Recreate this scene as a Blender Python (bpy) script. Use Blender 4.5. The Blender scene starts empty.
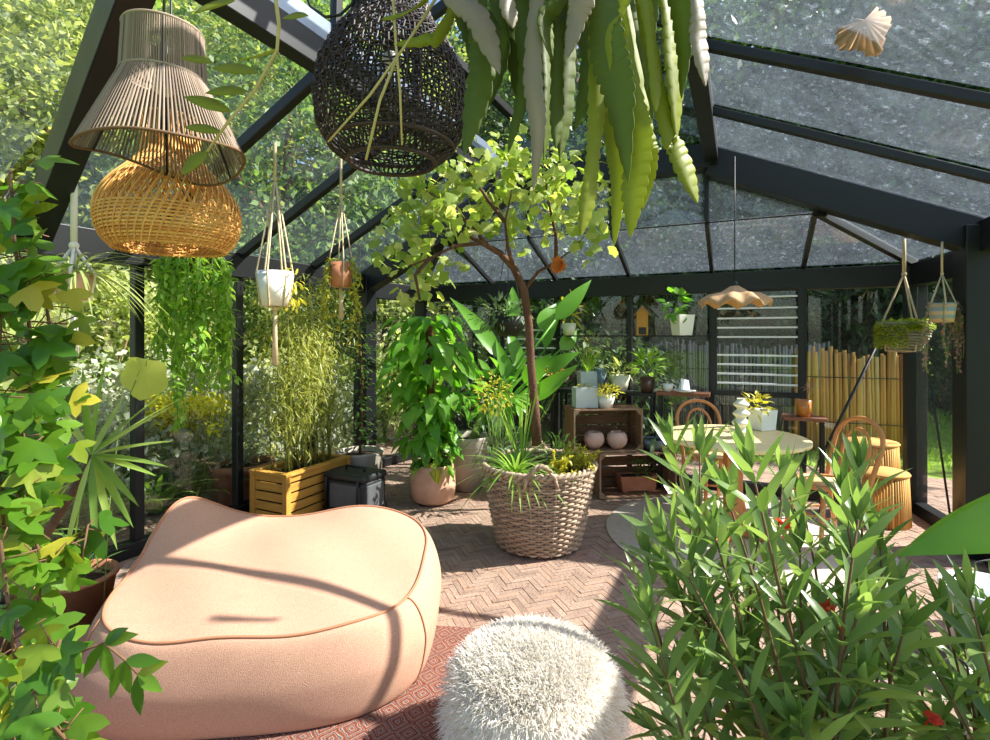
import bpy, math, random
from mathutils import Vector as V, Matrix
PI = math.pi
SC = bpy.context.scene
COL = SC.collection
rnd = random.Random(7)
U = rnd.uniform
UP = V((0, 0, 1))
FPX, CX, HY, EYE = 525.0, 495.0, 336.0, 1.5

def at(px, py, Y):
    """world point seen at a photo pixel when it stands Y metres ahead"""
    return V(((px - CX) / FPX * Y, Y, EYE - (py - HY) / FPX * Y))

def on_floor(px, py):
    Y = EYE * FPX / (py - HY)
    return V(((px - CX) / FPX * Y, Y, 0))

CA, SA = math.cos(math.radians(25)), math.sin(math.radians(25))
def B(a, t, z=0.0):
    """building axes (a across, t along) to world"""
    return V((a * CA + t * SA, -a * SA + t * CA, z))
def toB(p):
    return (p[0] * CA - p[1] * SA, p[0] * SA + p[1] * CA)
ROT = -math.radians(25)

# ------------------------------------------------------------------ mesh builder
def perp(d):
    d = d.normalized()
    r = UP if abs(d.z) < .9 else V((1, 0, 0))
    s = d.cross(r).normalized()
    return s, s.cross(d).normalized()

class MB:
    def __init__(s):
        s.v = []; s.f = []
    def add(s, vs, fs):
        o = len(s.v)
        s.v.extend([tuple(p) for p in vs])
        s.f.extend([tuple(i + o for i in q) for q in fs])
    def box(s, c, h, R=None, b=0.0):
        c = V(c); vs = []
        for x in (-1, 1):
            for y in (-1, 1):
                for z in (-1, 1):
                    p = V((x * h[0], y * h[1], z * h[2]))
                    if R is not None: p = R @ p
                    vs.append(c + p)
        s.add(vs, [(0, 1, 3, 2), (4, 6, 7, 5), (0, 4, 5, 1), (2, 3, 7, 6), (0, 2, 6, 4), (1, 5, 7, 3)])
    def bar(s, p, q, w, h, up=UP):
        """rectangular bar from p to q: w sideways, h along up"""
        p, q = V(p), V(q); d = (q - p).normalized()
        sd = d.cross(up)
        if sd.length < 1e-4: sd = d.cross(V((0, 1, 0)))
        sd.normalize(); u = sd.cross(d).normalized()
        vs = []
        for e in (p, q):
            for a, b in ((-1, -1), (1, -1), (1, 1), (-1, 1)):
                vs.append(e + sd * (a * w / 2) + u * (b * h / 2))
        s.add(vs, [(3, 2, 1, 0), (4, 5, 6, 7), (0, 1, 5, 4), (1, 2, 6, 5), (2, 3, 7, 6), (3, 0, 4, 7)])
    def tube(s, pts, r, n=6, closed=False, cap=True):
        pts = [V(p) for p in pts]; m = len(pts)
        rr = r if isinstance(r, (list, tuple)) else [r] * m
        vs = []; u = None
        for i, p in enumerate(pts):
            if closed: d = pts[(i + 1) % m] - pts[i - 1]
            else: d = pts[min(i + 1, m - 1)] - pts[max(i - 1, 0)]
            if d.length < 1e-7: d = V((0, 0, 1))
            d.normalize()
            if u is None: u, _ = perp(d)
            u = u - d * u.dot(d)
            if u.length < 1e-5: u, _ = perp(d)
            u.normalize(); w = d.cross(u)
            for k in range(n):
                a = 2 * PI * k / n
                vs.append(p + (u * math.cos(a) + w * math.sin(a)) * rr[i])
        fs = []
        for i in range(m if closed else m - 1):
            j = (i + 1) % m
            for k in range(n):
                l = (k + 1) % n
                fs.append((i * n + k, i * n + l, j * n + l, j * n + k))
        if cap and not closed:
            fs.append(tuple(range(n - 1, -1, -1))); fs.append(tuple((m - 1) * n + k for k in range(n)))
        s.add(vs, fs)
    def lathe(s, prof, c=(0, 0, 0), n=32, rfun=None, sx=1, sy=1):
        c = V(c); vs = []
        for r, z in prof:
            for k in range(n):
                a = 2 * PI * k / n
                q = rfun(a, r, z) if rfun else (r, z)
                vs.append(c + V((q[0] * math.cos(a) * sx, q[0] * math.sin(a) * sy, q[1])))
        fs = []
        for i in range(len(prof) - 1):
            for k in range(n):
                l = (k + 1) % n
                fs.append((i * n + k, i * n + l, (i + 1) * n + l, (i + 1) * n + k))
        s.add(vs, fs)
    def disc(s, c, r, n=28, dome=0.0):
        c = V(c)
        vs = [c + V((0, 0, dome))] + [c + V((r * math.cos(2 * PI * k / n), r * math.sin(2 * PI * k / n), 0)) for k in range(n)]
        s.add(vs, [(0, 1 + k, 1 + (k + 1) % n) for k in range(n)])
    def sphere(s, c, r, n=12, m=8, sz=1.0):
        prof = [(r * math.sin(PI * i / m) + 1e-4, -r * sz * math.cos(PI * i / m)) for i in range(m + 1)]
        s.lathe(prof, c, n)
    def leaf(s, p, d, n, L, W, bend=.3, segs=4, kind=0, fold=.25, twist=0):
        p = V(p); d = d.normalized(); sd = d.cross(n)
        if sd.length < 1e-4: sd = perp(d)[0]
        sd.normalize(); n = sd.cross(d).normalized()
        vs = [p]; fs = []
        for i in range(1, segs):
            u = i / segs
            if kind == 0: w = math.sin(PI * u ** .85)
            elif kind == 1: w = math.sin(PI * u ** .6)
            elif kind == 2: w = min(1, u * 5) * (1 - u ** 3) ** .8
            else: w = min(1, .35 + u * 1.5) * (1 - u ** 4)
            w *= W / 2
            c = p + d * (L * u * (1 - .35 * abs(bend) * u)) - n * (bend * L * u * u)
            sw = sd
            if twist: sw = sd * math.cos(twist * u) + n * math.sin(twist * u)
            vs += [c - sw * w + n * (fold * w), c, c + sw * w + n * (fold * w)]
        vs.append(p + d * (L * (1 - .35 * abs(bend))) - n * (bend * L))
        k = segs - 1
        fs += [(0, 2, 1), (0, 3, 2)]
        for i in range(k - 1):
            o = 1 + 3 * i
            fs += [(o, o + 1, o + 4, o + 3), (o + 1, o + 2, o + 5, o + 4)]
        o = 1 + 3 * (k - 1); t = len(vs) - 1
        fs += [(o, o + 1, t), (o + 1, o + 2, t)]
        s.add(vs, fs)
    def quad_leaf(s, p, d, n, L, W):
        d = d.normalized(); sd = d.cross(n)
        if sd.length < 1e-4: sd = perp(d)[0]
        sd.normalize()
        m = p + d * (L * .45)
        s.add([p, m - sd * (W / 2), p + d * L - n * (.15 * L), m + sd * (W / 2)], [(0, 3, 2, 1)])
    def lobed(s, p, d, n, L, lobes=5, cut=.45, cup=.15, spread=2.5):
        d = d.normalized(); sd = d.cross(n)
        if sd.length < 1e-4: sd = perp(d)[0]
        sd.normalize(); n = sd.cross(d).normalized()
        c = p + d * (L * .22)
        vs = [c]; m = lobes * 4
        for i in range(m + 1):
            th = -spread + 2 * spread * i / m
            ph = (i % 4) / 4.0
            r = 1 - cut * (.5 + .5 * math.cos(2 * PI * ph)) if lobes > 1 else 1
            r *= L * (.78 - .26 * (abs(th) / spread) ** 1.5)
            vs.append(c + d * (r * math.cos(th)) + sd * (r * math.sin(th)) - n * (cup * r * r / L) + n * U(-.04, .04) * L)
        s.add(vs, [(0, i + 1, i + 2) for i in range(m)] + [(0, m + 1, 1)])
    def build(s, name, mat, parent=None, smooth=True, world=False):
        me = bpy.data.meshes.new(name)
        vs = s.v
        if parent is not None and world:
            r = parent
            while r.parent: r = r.parent
            inv = (Matrix.Translation(r.location) @ r.rotation_euler.to_matrix().to_4x4()).inverted()
            vs = [tuple(inv @ V(p)) for p in vs]
        me.from_pydata(vs, [], s.f)
        if smooth: me.polygons.foreach_set('use_smooth', [True] * len(me.polygons))
        if mat: me.materials.append(mat)
        me.update()
        o = bpy.data.objects.new(name, me); COL.objects.link(o)
        if parent: o.parent = parent
        return o

def bevel(o, w=.004, seg=2):
    m = o.modifiers.new('Bevel', 'BEVEL'); m.width = w; m.segments = seg; m.limit_method = 'ANGLE'; m.angle_limit = .6
    return o
def thing(name, label, cat, loc=(0, 0, 0), rz=0, group=None):
    o = bpy.data.objects.new(name, None); COL.objects.link(o); o.empty_display_size = .1
    o.location = loc; o.rotation_euler = (0, 0, rz)
    return tag(o, label, cat, group)
def tag(o, label, cat, group=None, kind=None):
    if label: o['label'] = label
    if cat: o['category'] = cat
    if group: o['group'] = group
    if kind: o['kind'] = kind
    return o
def structure(name):
    o = bpy.data.objects.new(name, None); COL.objects.link(o); o['kind'] = 'structure'; return o
def dup(root, loc, rz=0, sc=1, label=None):
    r = root.copy(); COL.objects.link(r)
    r.location = loc; r.rotation_euler = (0, 0, rz); r.scale = (sc, sc, sc) if not isinstance(sc, tuple) else sc
    if label: r['label'] = label
    for ch in root.children:
        c = ch.copy(); COL.objects.link(c); c.parent = r
        for g in ch.children:
            e = g.copy(); COL.objects.link(e); e.parent = c
    return r

# ------------------------------------------------------------------ materials
def lin(h):
    h = h.lstrip('#')
    def f(c):
        c /= 255
        return c / 12.92 if c <= .04045 else ((c + .055) / 1.055) ** 2.4
    return tuple(f(int(h[i:i + 2], 16)) for i in (0, 2, 4)) + (1,)
class NT:
    def __init__(s, name):
        s.m = bpy.data.materials.new(name); s.m.use_nodes = True
        s.t = s.m.node_tree; s.t.nodes.clear()
        s.out = s.n('ShaderNodeOutputMaterial')
    def n(s, typ, **kw):
        x = s.t.nodes.new(typ)
        for k, v in kw.items():
            if k in x.inputs.keys() and not hasattr(type(x), k): pass
            setattr(x, k, v)
        return x
    def l(s, a, b): s.t.links.new(a, b)
    def ramp(s, fac, stops, interp='LINEAR'):
        r = s.n('ShaderNodeValToRGB'); r.color_ramp.interpolation = interp
        e = r.color_ramp.elements
        while len(e) < len(stops): e.new(.5)
        for i, (p, c) in enumerate(stops):
            e[i].position = p; e[i].color = lin(c) if isinstance(c, str) else c
        if fac is not None: s.l(fac, r.inputs[0])
        return r.outputs[0]
    def noise(s, scale, detail=3, rough=.5, coord='Object', stretch=None):
        tc = s.n('ShaderNodeTexCoord'); src = tc.outputs[coord]
        if stretch:
            mp = s.n('ShaderNodeMapping'); mp.inputs['Scale'].default_value = stretch; s.l(src, mp.inputs[0]); src = mp.outputs[0]
        x = s.n('ShaderNodeTexNoise'); x.inputs['Scale'].default_value = scale; x.inputs['Detail'].default_value = detail
        x.inputs['Roughness'].default_value = rough
        s.l(src, x.inputs['Vector']); return x.outputs['Fac']
    def math(s, op, a, b=None, c=None):
        x = s.n('ShaderNodeMath'); x.operation = op
        for i, q in enumerate((a, b, c)):
            if q is None: continue
            if isinstance(q, (int, float)): x.inputs[i].default_value = q
            else: s.l(q, x.inputs[i])
        return x.outputs[0]
    def mix(s, f, a, b):
        x = s.n('ShaderNodeMixShader')
        if isinstance(f, (int, float)): x.inputs[0].default_value = f
        else: s.l(f, x.inputs[0])
        s.l(a, x.inputs[1]); s.l(b, x.inputs[2]); return x.outputs[0]
    def mixc(s, f, a, b, mode='MIX'):
        x = s.n('ShaderNodeMix'); x.data_type = 'RGBA'; x.blend_type = mode
        for i, q in ((0, f), (6, a), (7, b)):
            if isinstance(q, (int, float)): x.inputs[i].default_value = q
            elif isinstance(q, str): x.inputs[i].default_value = lin(q)
            elif isinstance(q, tuple): x.inputs[i].default_value = q
            else: s.l(q, x.inputs[i])
        return x.outputs[2]
    def bsdf(s, col, rough=.6, metal=0, spec=.5, bump=None, bstr=.3, bdist=.01):
        p = s.n('ShaderNodeBsdfPrincipled')
        if isinstance(col, str): p.inputs['Base Color'].default_value = lin(col)
        elif isinstance(col, tuple): p.inputs['Base Color'].default_value = col
        else: s.l(col, p.inputs['Base Color'])
        p.inputs['Roughness'].default_value = rough; p.inputs['Metallic'].default_value = metal
        p.inputs['Specular IOR Level'].default_value = spec
        if bump is not None:
            b = s.n('ShaderNodeBump'); b.inputs['Strength'].default_value = bstr; b.inputs['Distance'].default_value = bdist
            s.l(bump, b.inputs['Height']); s.l(b.outputs[0], p.inputs['Normal'])
        return p.outputs[0]
    def done(s, sh):
        s.l(sh, s.out.inputs[0]); return s.m
    def island(s): return s.n('ShaderNodeNewGeometry').outputs['Random Per Island']

def plain(name, col, rough=.6, metal=0, spec=.5, var=None, scale=6, bstr=0, bscale=60, stretch=None):
    t = NT(name)
    c = col
    if var: c = t.ramp(t.noise(scale, 4, .6, stretch=stretch), [(.3, col), (.7, var)])
    b = t.noise(bscale, 3) if bstr else None
    return t.done(t.bsdf(c, rough, metal, spec, b, bstr))
def islands(name, cols, rough=.7, spec=.3, bstr=0, bscale=60, nz=None):
    t = NT(name)
    c = t.ramp(t.island(), [(i / max(1, len(cols) - 1), k) for i, k in enumerate(cols)])
    if nz:
        c = t.mixc(t.math('MULTIPLY', t.noise(nz[1], 5, .65), nz[2]), c, nz[0])
    b = t.noise(bscale, 3) if bstr else None
    return t.done(t.bsdf(c, rough, 0, spec, b, bstr))
def leafmat(name, cols, tr=.45, rough=.4, boost=1.5, spec=.4, tint=(1.0, 1.0, .5)):
    t = NT(name)
    cols = [(min(1, c[0] * 1.09), c[1], c[2] * 1.06, 1) for c in map(lin, cols)]
    c = t.ramp(t.island(), [(i / max(1, len(cols) - 1), k) for i, k in enumerate(cols)])
    v = t.noise(9, 2)
    c = t.mixc(t.math('MULTIPLY', v, .5), c, tuple(x * .7 for x in cols[0][:3]) + (1,))
    tc = t.mixc(1.0, c, tuple(x * boost for x in tint) + (1,), 'MULTIPLY')
    tb = t.n('ShaderNodeBsdfTranslucent'); t.l(tc, tb.inputs[0])
    return t.done(t.mix(tr, t.bsdf(c, rough, 0, spec), tb.outputs[0]))
def glassmat(name, lo, hi, scale=5, tint='#fbfcfb', dirt='#c9cdd0'):
    t = NT(name)
    g = t.n('ShaderNodeNewGeometry')
    dt = t.n('ShaderNodeVectorMath'); dt.operation = 'DOT_PRODUCT'
    t.l(g.outputs['Incoming'], dt.inputs[0]); t.l(g.outputs['Normal'], dt.inputs[1])
    k = t.math('SUBTRACT', 1, t.math('ABSOLUTE', dt.outputs['Value']))
    fr = t.math('MULTIPLY_ADD', t.math('POWER', k, 5), .6, .03)
    tr = t.n('ShaderNodeBsdfTransparent'); tr.inputs[0].default_value = lin(tint)
    gl = t.n('ShaderNodeBsdfGlossy'); gl.inputs['Roughness'].default_value = .02
    clear = t.mix(fr, tr.outputs[0], gl.outputs[0])
    df = t.n('ShaderNodeBsdfDiffuse'); df.inputs[0].default_value = lin(dirt)
    tl = t.n('ShaderNodeBsdfTranslucent'); tl.inputs[0].default_value = lin(dirt)
    dd = t.mix(.6, df.outputs[0], tl.outputs[0])
    n1 = t.noise(scale, 6, .7); n2 = t.noise(scale * 14, 3, .7)
    f = t.math('ADD', t.math('MULTIPLY', n1, .5), t.math('MULTIPLY', n2, .6))
    mr = t.n('ShaderNodeMapRange'); mr.inputs[1].default_value = .35; mr.inputs[2].default_value = .8
    mr.inputs[3].default_value = lo; mr.inputs[4].default_value = hi
    t.l(f, mr.inputs[0])
    sp = t.n('ShaderNodeMapRange'); sp.inputs[1].default_value = .60; sp.inputs[2].default_value = .72; sp.inputs[3].default_value = 0; sp.inputs[4].default_value = hi * 2.6
    t.l(t.noise(scale * 9, 4, .65), sp.inputs[0])
    ff = t.math('MINIMUM', t.math('ADD', mr.outputs[0], sp.outputs[0]), .6)
    return t.done(t.mix(ff, clear, dd))

M = {}
M['upstand_sky_tint'] = plain('upstand_sky_tint', '#8c98ac', .3, .5)  # bluish grey base colour stands for sky mirrored in glossy black metal
M['black_metal'] = plain('black_metal', '#0f1114', .42, 0, .4)
M['dark_iron'] = plain('dark_iron', '#141414', .5)
M['roof_glass'] = glassmat('roof_glass', .012, .10, 3, '#fbfcfb', '#b7c5d4')
M['wall_glass'] = glassmat('wall_glass', .001, .007, 4)
M['brick'] = islands('brick', ['#6a5044', '#816250', '#93715b', '#74584b', '#977b69', '#7f6656', '#62483c'], .85, .25, .8, 55, ('#b29c8b', 7, .75))
M['grout'] = plain('grout', '#6f5a4f', .95, 0, .2, '#85705f', 14)
M['grass_ground'] = plain('grass_ground', '#5f7d28', .95, 0, .1, '#85a03e', 4, .8, 90)
M['soil'] = plain('soil', '#2d221a', .95, 0, .2, '#43342a', 20, .8, 50)
M['terracotta'] = plain('terracotta', '#c8987a', .85, 0, .3, '#d8b195', 5, .2)
M['terracotta_dark'] = plain('terracotta_dark', '#a0694b', .85, 0, .3, '#b57d5e', 8, .2)
M['white_ceramic'] = plain('white_ceramic', '#e6e4de', .35, 0, .5)
M['cream_ceramic'] = plain('cream_ceramic', '#e0dbc2', .4, 0, .5)
M['grey_zinc'] = plain('grey_zinc', '#c2cbca', .5, 0, .5, '#b3bdbd', 6)
M['grey_clay'] = plain('grey_clay', '#b9b0a2', .85, 0, .3, '#a79d8f', 5, .2)
M['brown_clay'] = plain('brown_clay', '#4b3128', .6)
M['blue_clay'] = plain('blue_clay', '#6d8088', .6)
M['pink_clay'] = plain('pink_clay', '#d5b5a3', .8, 0, .3, '#c7a491', 9)
M['yellow_wood'] = plain('yellow_wood', '#c6923f', .6, 0, .4, '#b07c30', 5, .15, 40, (1, 1, 6))
M['crate_wood'] = plain('crate_wood', '#70503a', .85, 0, .2, '#8b6a4e', 6, .3, 60, (1, 6, 6))
M['crate_edge'] = plain('crate_edge', '#a58b6f', .85, 0, .2, '#8a7058', 8)
M['table_wood'] = plain('table_wood', '#efdca4', .45, 0, .5, '#e2ca8c', 4, .1, 40, (1, 7, 1))
M['orange_wood'] = plain('orange_wood', '#c98a50', .42, 0, .5, '#b97842', 6)
M['cane'] = plain('cane', '#dcc08c', .7, 0, .3, '#c9a970', 30)
M['white_paint'] = plain('white_paint', '#dfe3e4', .5)
M['rope'] = plain('rope', '#cdbb9b', .9, 0, .2, '#b9a582', 40)
M['white_rope'] = plain('white_rope', '#e4ded2', .9, 0, .2)
M['rope_shade'] = islands('rope_shade', ['#75655a', '#8a786a', '#9f8d7d', '#7f6e61'], .85, .2)
M['honey_rattan'] = islands('honey_rattan', ['#d0914a', '#dfa55a', '#ebb96c', '#d69a50'], .5, .4)
M['black_rattan'] = islands('black_rattan', ['#191413', '#2a201d', '#3a2b26', '#201917'], .5, .4)
M['wicker'] = islands('wicker', ['#7f6651', '#988069', '#ab947c', '#8c745e'], .75, .3, .25, 70, ('#c4b5a2', 16, .3))
M['bark'] = plain('bark', '#4c3428', .9, 0, .2, '#6f5140', 14, .8, 50, (1, 1, .3))
M['stem_green'] = plain('stem_green', '#6c8a3a', .6)
M['stem_brown'] = plain('stem_brown', '#6a4d33', .8)
M['amber_glass'] = plain('amber_glass', '#b5702a', .15, 0, .6)
M['reed'] = islands('reed', ['#bd8a40', '#cf9c50', '#a87434', '#dcb470', '#b5803c'], .8, .2)
M['case_black'] = plain('case_black', '#1d2022', .5)
M['case_grey'] = plain('case_grey', '#5e6163', .6, 0, .4, '#4d5052', 6)
M['board'] = plain('board', '#8b5e45', .6, 0, .3, '#7a5039', 7)
M['clear'] = glassmat('clear', 0, .02, 4)
M['moss_pole'] = plain('moss_pole', '#6b4a2e', .95, 0, .1, '#4f3824', 30, 1, 60)

# foliage colours
M['leaf_olive'] = leafmat('leaf_olive', ['#55743a', '#6e9050', '#93b06c', '#7c9c5c'], .42, .25)
M['leaf_vine'] = leafmat('leaf_vine', ['#8dab4a', '#acc264', '#c8d484', '#9eb858', '#789a44', '#dfe2a8'], .5, .5)
M['leaf_climber'] = leafmat('leaf_climber', ['#3f6f1d', '#5b8c26', '#78a532', '#4d7d22', '#9cae3a'], .5, .35)
M['leaf_broad'] = leafmat('leaf_broad', ['#4c8a26', '#6ba834', '#8abf48', '#5b982c'], .5, .35)
M['leaf_banana'] = leafmat('leaf_banana', ['#4f9128', '#6fae38', '#83bd45'], .5, .3)
M['leaf_strap'] = leafmat('leaf_strap', ['#6d9c3e', '#8fb956', '#a9c96c', '#5c8a34'], .4, .4)
M['leaf_spider'] = leafmat('leaf_spider', ['#a3b86a', '#c3d08a', '#88a552', '#d6dcA2'], .45, .45)
M['leaf_bamboo'] = leafmat('leaf_bamboo', ['#8a9a4c', '#a8b35e', '#c3c87a', '#788a46'], .5, .45)
M['leaf_trail'] = leafmat('leaf_trail', ['#78ab3c', '#94c34e', '#b2d566', '#659834'], .55, .45)
M['leaf_yellow'] = leafmat('leaf_yellow', ['#b5b63a', '#cfc94a', '#97a437', '#a9a23a'], .4, .5)
M['leaf_dark'] = leafmat('leaf_dark', ['#446a30', '#587f3c', '#6f984c', '#4d7338'], .4, .4)
M['leaf_grey'] = leafmat('leaf_grey', ['#8e9d84', '#a5b197', '#bec7ac', '#96a58b'], .32, .6)
M['leaf_blue'] = leafmat('leaf_blue', ['#5f8058', '#7b9a70', '#94ad82', '#547548'], .35, .5)
M['leaf_pink'] = leafmat('leaf_pink', ['#8f6a68', '#b08a84', '#c4a49a'], .35, .5)
M['moss'] = leafmat('moss', ['#86a024', '#a3b834', '#bccb48'], .3, .7)
M['flower_yellow'] = leafmat('flower_yellow', ['#cfd014', '#e2e030', '#c8c410'], .3, .6)
M['flower_red'] = leafmat('flower_red', ['#c23a30', '#d2503c'], .3, .6)
M['cactus_green'] = leafmat('cactus_green', ['#4f611e', '#5f7426', '#728730'], .42, .55)
M['cactus_yellow'] = leafmat('cactus_yellow', ['#84962a', '#9eaa36', '#6c8228'], .5, .5)
M['cactus_grey'] = leafmat('cactus_grey', ['#8f8776', '#9d9584', '#7c785c'], .3, .5)
M['tree_bright'] = leafmat('tree_bright', ['#889e50', '#a5b46a', '#c0cd8e', '#6e8344', '#dbe2b0'], .5, .5)
M['leaf_lit_yellow'] = leafmat('leaf_lit_yellow', ['#b9c858', '#c9d66c'], .5, .5)
M['shoot'] = plain('shoot', '#b7a468', .7)
M['reed_shaded'] = islands('reed_shaded', ['#7d786c', '#908a7c', '#6a665c', '#a09a8c'], .9, .2)  # greyed cane colours, the shade behind the shutter is painted in
M['tree_mid'] = leafmat('tree_mid', ['#56783a', '#6f924a', '#8cab60', '#4b6c33', '#a4bd7a'], .45, .5)
M['tree_dark'] = leafmat('tree_dark', ['#2c4721', '#3c5a30', '#52703f', '#243c1d'], .35, .5)
# ------------------------------------------------------------------ greenhouse shell
AL, AR, TG, TB = -3.77, 1.51, 4.67, 5.60
EZ, EZR, RZ, A1, A2 = 2.18, 2.27, 3.03, -2.05, -.21
SL = (RZ - EZ) / (A1 - AL); SR = (RZ - EZR) / (AR - A2)
def roof_z(a):
    return EZ + (a - AL) * SL if a < A1 else (RZ if a < A2 else RZ - (a - A2) * SR)
BM, RG, WG = M['black_metal'], M['roof_glass'], M['wall_glass']
def pbar(root, name, p, q, w, h, mat=None, up=UP):
    m = MB(); m.bar(p, q, w, h, up); return bevel(m.build(name, mat or BM, root, False), .006)
def pane(root, pts, mat, th=.008):
    pts = [V(p) for p in pts]; n = (pts[1] - pts[0]).cross(pts[2] - pts[0]).normalized() * th
    k = len(pts); m = MB()
    m.add(pts + [p + n for p in pts], [tuple(range(k - 1, -1, -1)), tuple(range(k, 2 * k))] + [(i, (i + 1) % k, k + (i + 1) % k, k + i) for i in range(k)])
    return m.build('pane', mat, root, False)

TL = [4.67, 3.85, 3.04, 2.24, 1.43, .6, -.2, -1.0]
TR = [4.67, 3.74, 2.88, 2.05, 1.22, .4, -.4, -1.0]
wl = structure('wall_left')
for i, t in enumerate(TL):
    w = .18 if i == 0 else .065
    pbar(wl, 'post', B(AL, t, 0), B(AL, t, EZ - .02), w, w, up=B(0, 1))
    if i: pane(wl, [B(AL, t + .04, .1), B(AL, TL[i - 1] - .05, .1), B(AL, TL[i - 1] - .05, 1.98), B(AL, t + .04, 1.98)], WG)
pbar(wl, 'eave_beam', B(AL, -1, EZ - .1), B(AL, TG, EZ - .1), .12, .2)
pbar(wl, 'sill_rail', B(AL, -1, .05), B(AL, TG, .05), .1, .1)
wr = structure('wall_right')
for i, t in enumerate(TR):
    w = .26 if i == 0 else .085
    pbar(wr, 'post', B(AR, t, 0), B(AR, t, EZR - .02), w, w, up=B(0, 1))
    if i: pane(wr, [B(AR, t + .04, .1), B(AR, TR[i - 1] - .05, .1), B(AR, TR[i - 1] - .05, 1.98), B(AR, t + .04, 1.98)], WG)
pbar(wr, 'eave_beam', B(AR, -1, EZR - .1), B(AR, TG, EZR - .1), .12, .2)
pbar(wr, 'sill_rail', B(AR, -1, .05), B(AR, TG, .05), .1, .1)

# the glazed bay at the far end
BR, BZ = 1.36, 2.12
BL = -1.13 * 2 - BR
HR, HZ = .553, 2.45
HL = -1.13 * 2 - HR
wb = structure('wall_back')
BP = [BL, -2.65, -1.85, -1.05, -.25, .53, BR]
for i, a in enumerate(BP):
    w = .14 if i in (0, 6) else .055
    pbar(wb, 'post', B(a, TB, 0), B(a, TB, BZ - .02), w, w, up=B(0, 1))
    if i: pane(wb, [B(BP[i - 1] + .04, TB, .1), B(a - .04, TB, .1), B(a - .04, TB, 1.95), B(BP[i - 1] + .04, TB, 1.95)], WG)
pbar(wb, 'eave_beam', B(BL, TB, BZ - .1), B(BR, TB, BZ - .1), .12, .19)
pbar(wb, 'sill_rail', B(BL, TB, .05), B(BR, TB, .05), .1, .1)
for a, g in ((BR, AR), (BL, AL)):
    pbar(wb, 'side_beam', B(a, TB, BZ - .1), B(g, TG, BZ - .1), .12, .19)
    pbar(wb, 'side_sill', B(a, TB, .05), B(g, TG, .05), .1, .1)
    pane(wb, [B(a, TB - .08, .1), B(g, TG + .12, .1), B(g, TG + .12, 1.95), B(a, TB - .08, 1.95)], WG)

ce = structure('ceiling')
# far gable frame
GD = .24
pbar(ce, 'gable_rafter', B(AL, TG, EZ - .10), B(A1, TG, RZ - .10), .16, GD)
pbar(ce, 'gable_rafter', B(AR, TG, EZR - .10), B(A2, TG, RZ - .10), .16, GD)
pbar(ce, 'gable_tie', B(A1 - .05, TG, RZ - .06), B(A2 + .05, TG, RZ - .06), .16, .2)
for a in (A1, A2):
    pbar(ce, 'purlin', B(a, -1, RZ - .03), B(a, TG + .05, RZ - .03), .10, .16)
for i, t in enumerate(TL[1:]):
    if i == 3: continue
    pbar(ce, 'rafter', B(AL, t, EZ - .03), B(A1, t, RZ - .03), .055, .07)
pbar(ce, 'hip_rafter', B(AL, 1.66, EZ - .08), B(A1, 1.24, RZ - .08), .12, .2)
for t in TR[1:]:
    pbar(ce, 'rafter', B(AR, t, EZR - .03), B(A2, t, RZ - .025), .045, .05)
for i in range(1, len(TL)):
    t0, t1 = TL[i], TL[i - 1]
    pane(ce, [B(AL, t0 + .03, EZ + .01), B(AL, t1 - .03, EZ + .01), B(A1, t1 - .03, RZ + .01), B(A1, t0 + .03, RZ + .01)], RG)
    t0, t1 = TR[i], TR[i - 1]
    pane(ce, [B(AR, t0 + .03, EZR + .01), B(AR, t1 - .03, EZR + .01), B(A2, t1 - .03, RZ + .01), B(A2, t0 + .03, RZ + .01)], RG)
# raised lantern: upstands, clerestory panes, mullions and its own low roof
for a, s in ((A1, 1), (A2, -1)):
    pbar(ce, 'upstand', B(a + s * .02, -1, RZ + .10), B(a + s * .02, TG, RZ + .10), .04, .14, M['upstand_sky_tint'])
    pbar(ce, 'lantern_rail', B(a + s * .06, -1, 3.62), B(a + s * .06, TG, 3.62), .07, .07)
    for i in range(1, len(TL)):
        t0, t1 = TL[i], TL[i - 1]
        pane(ce, [B(a + s * .03, t0 + .03, 3.2), B(a + s * .03, t1 - .03, 3.2), B(a + s * .06, t1 - .03, 3.59), B(a + s * .06, t0 + .03, 3.59)], WG)
        pane(ce, [B(a + s * .06, t0 + .03, 3.66), B(a + s * .06, t1 - .03, 3.66), B(-1.13, t1 - .03, 4.0), B(-1.13, t0 + .03, 4.0)], WG)
    for t in TL[1:]:
        pbar(ce, 'mullion', B(a + s * .04, t, 3.13), B(a + s * .06, t, 3.63), .05, .05, up=B(0, 1))
        pbar(ce, 'lantern_bar', B(a + s * .06, t, 3.63), B(-1.13, t, 3.97), .05, .07)
pbar(ce, 'ridge', B(-1.13, -1, 3.98), B(-1.13, TG, 3.98), .07, .1)
pane(ce, [B(A1 + .05, TG, 3.12), B(A2 - .05, TG, 3.12), B(A2 - .05, TG, 3.6), B(-1.13, TG, 3.95), B(A1 + .05, TG, 3.6)], WG)
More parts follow.
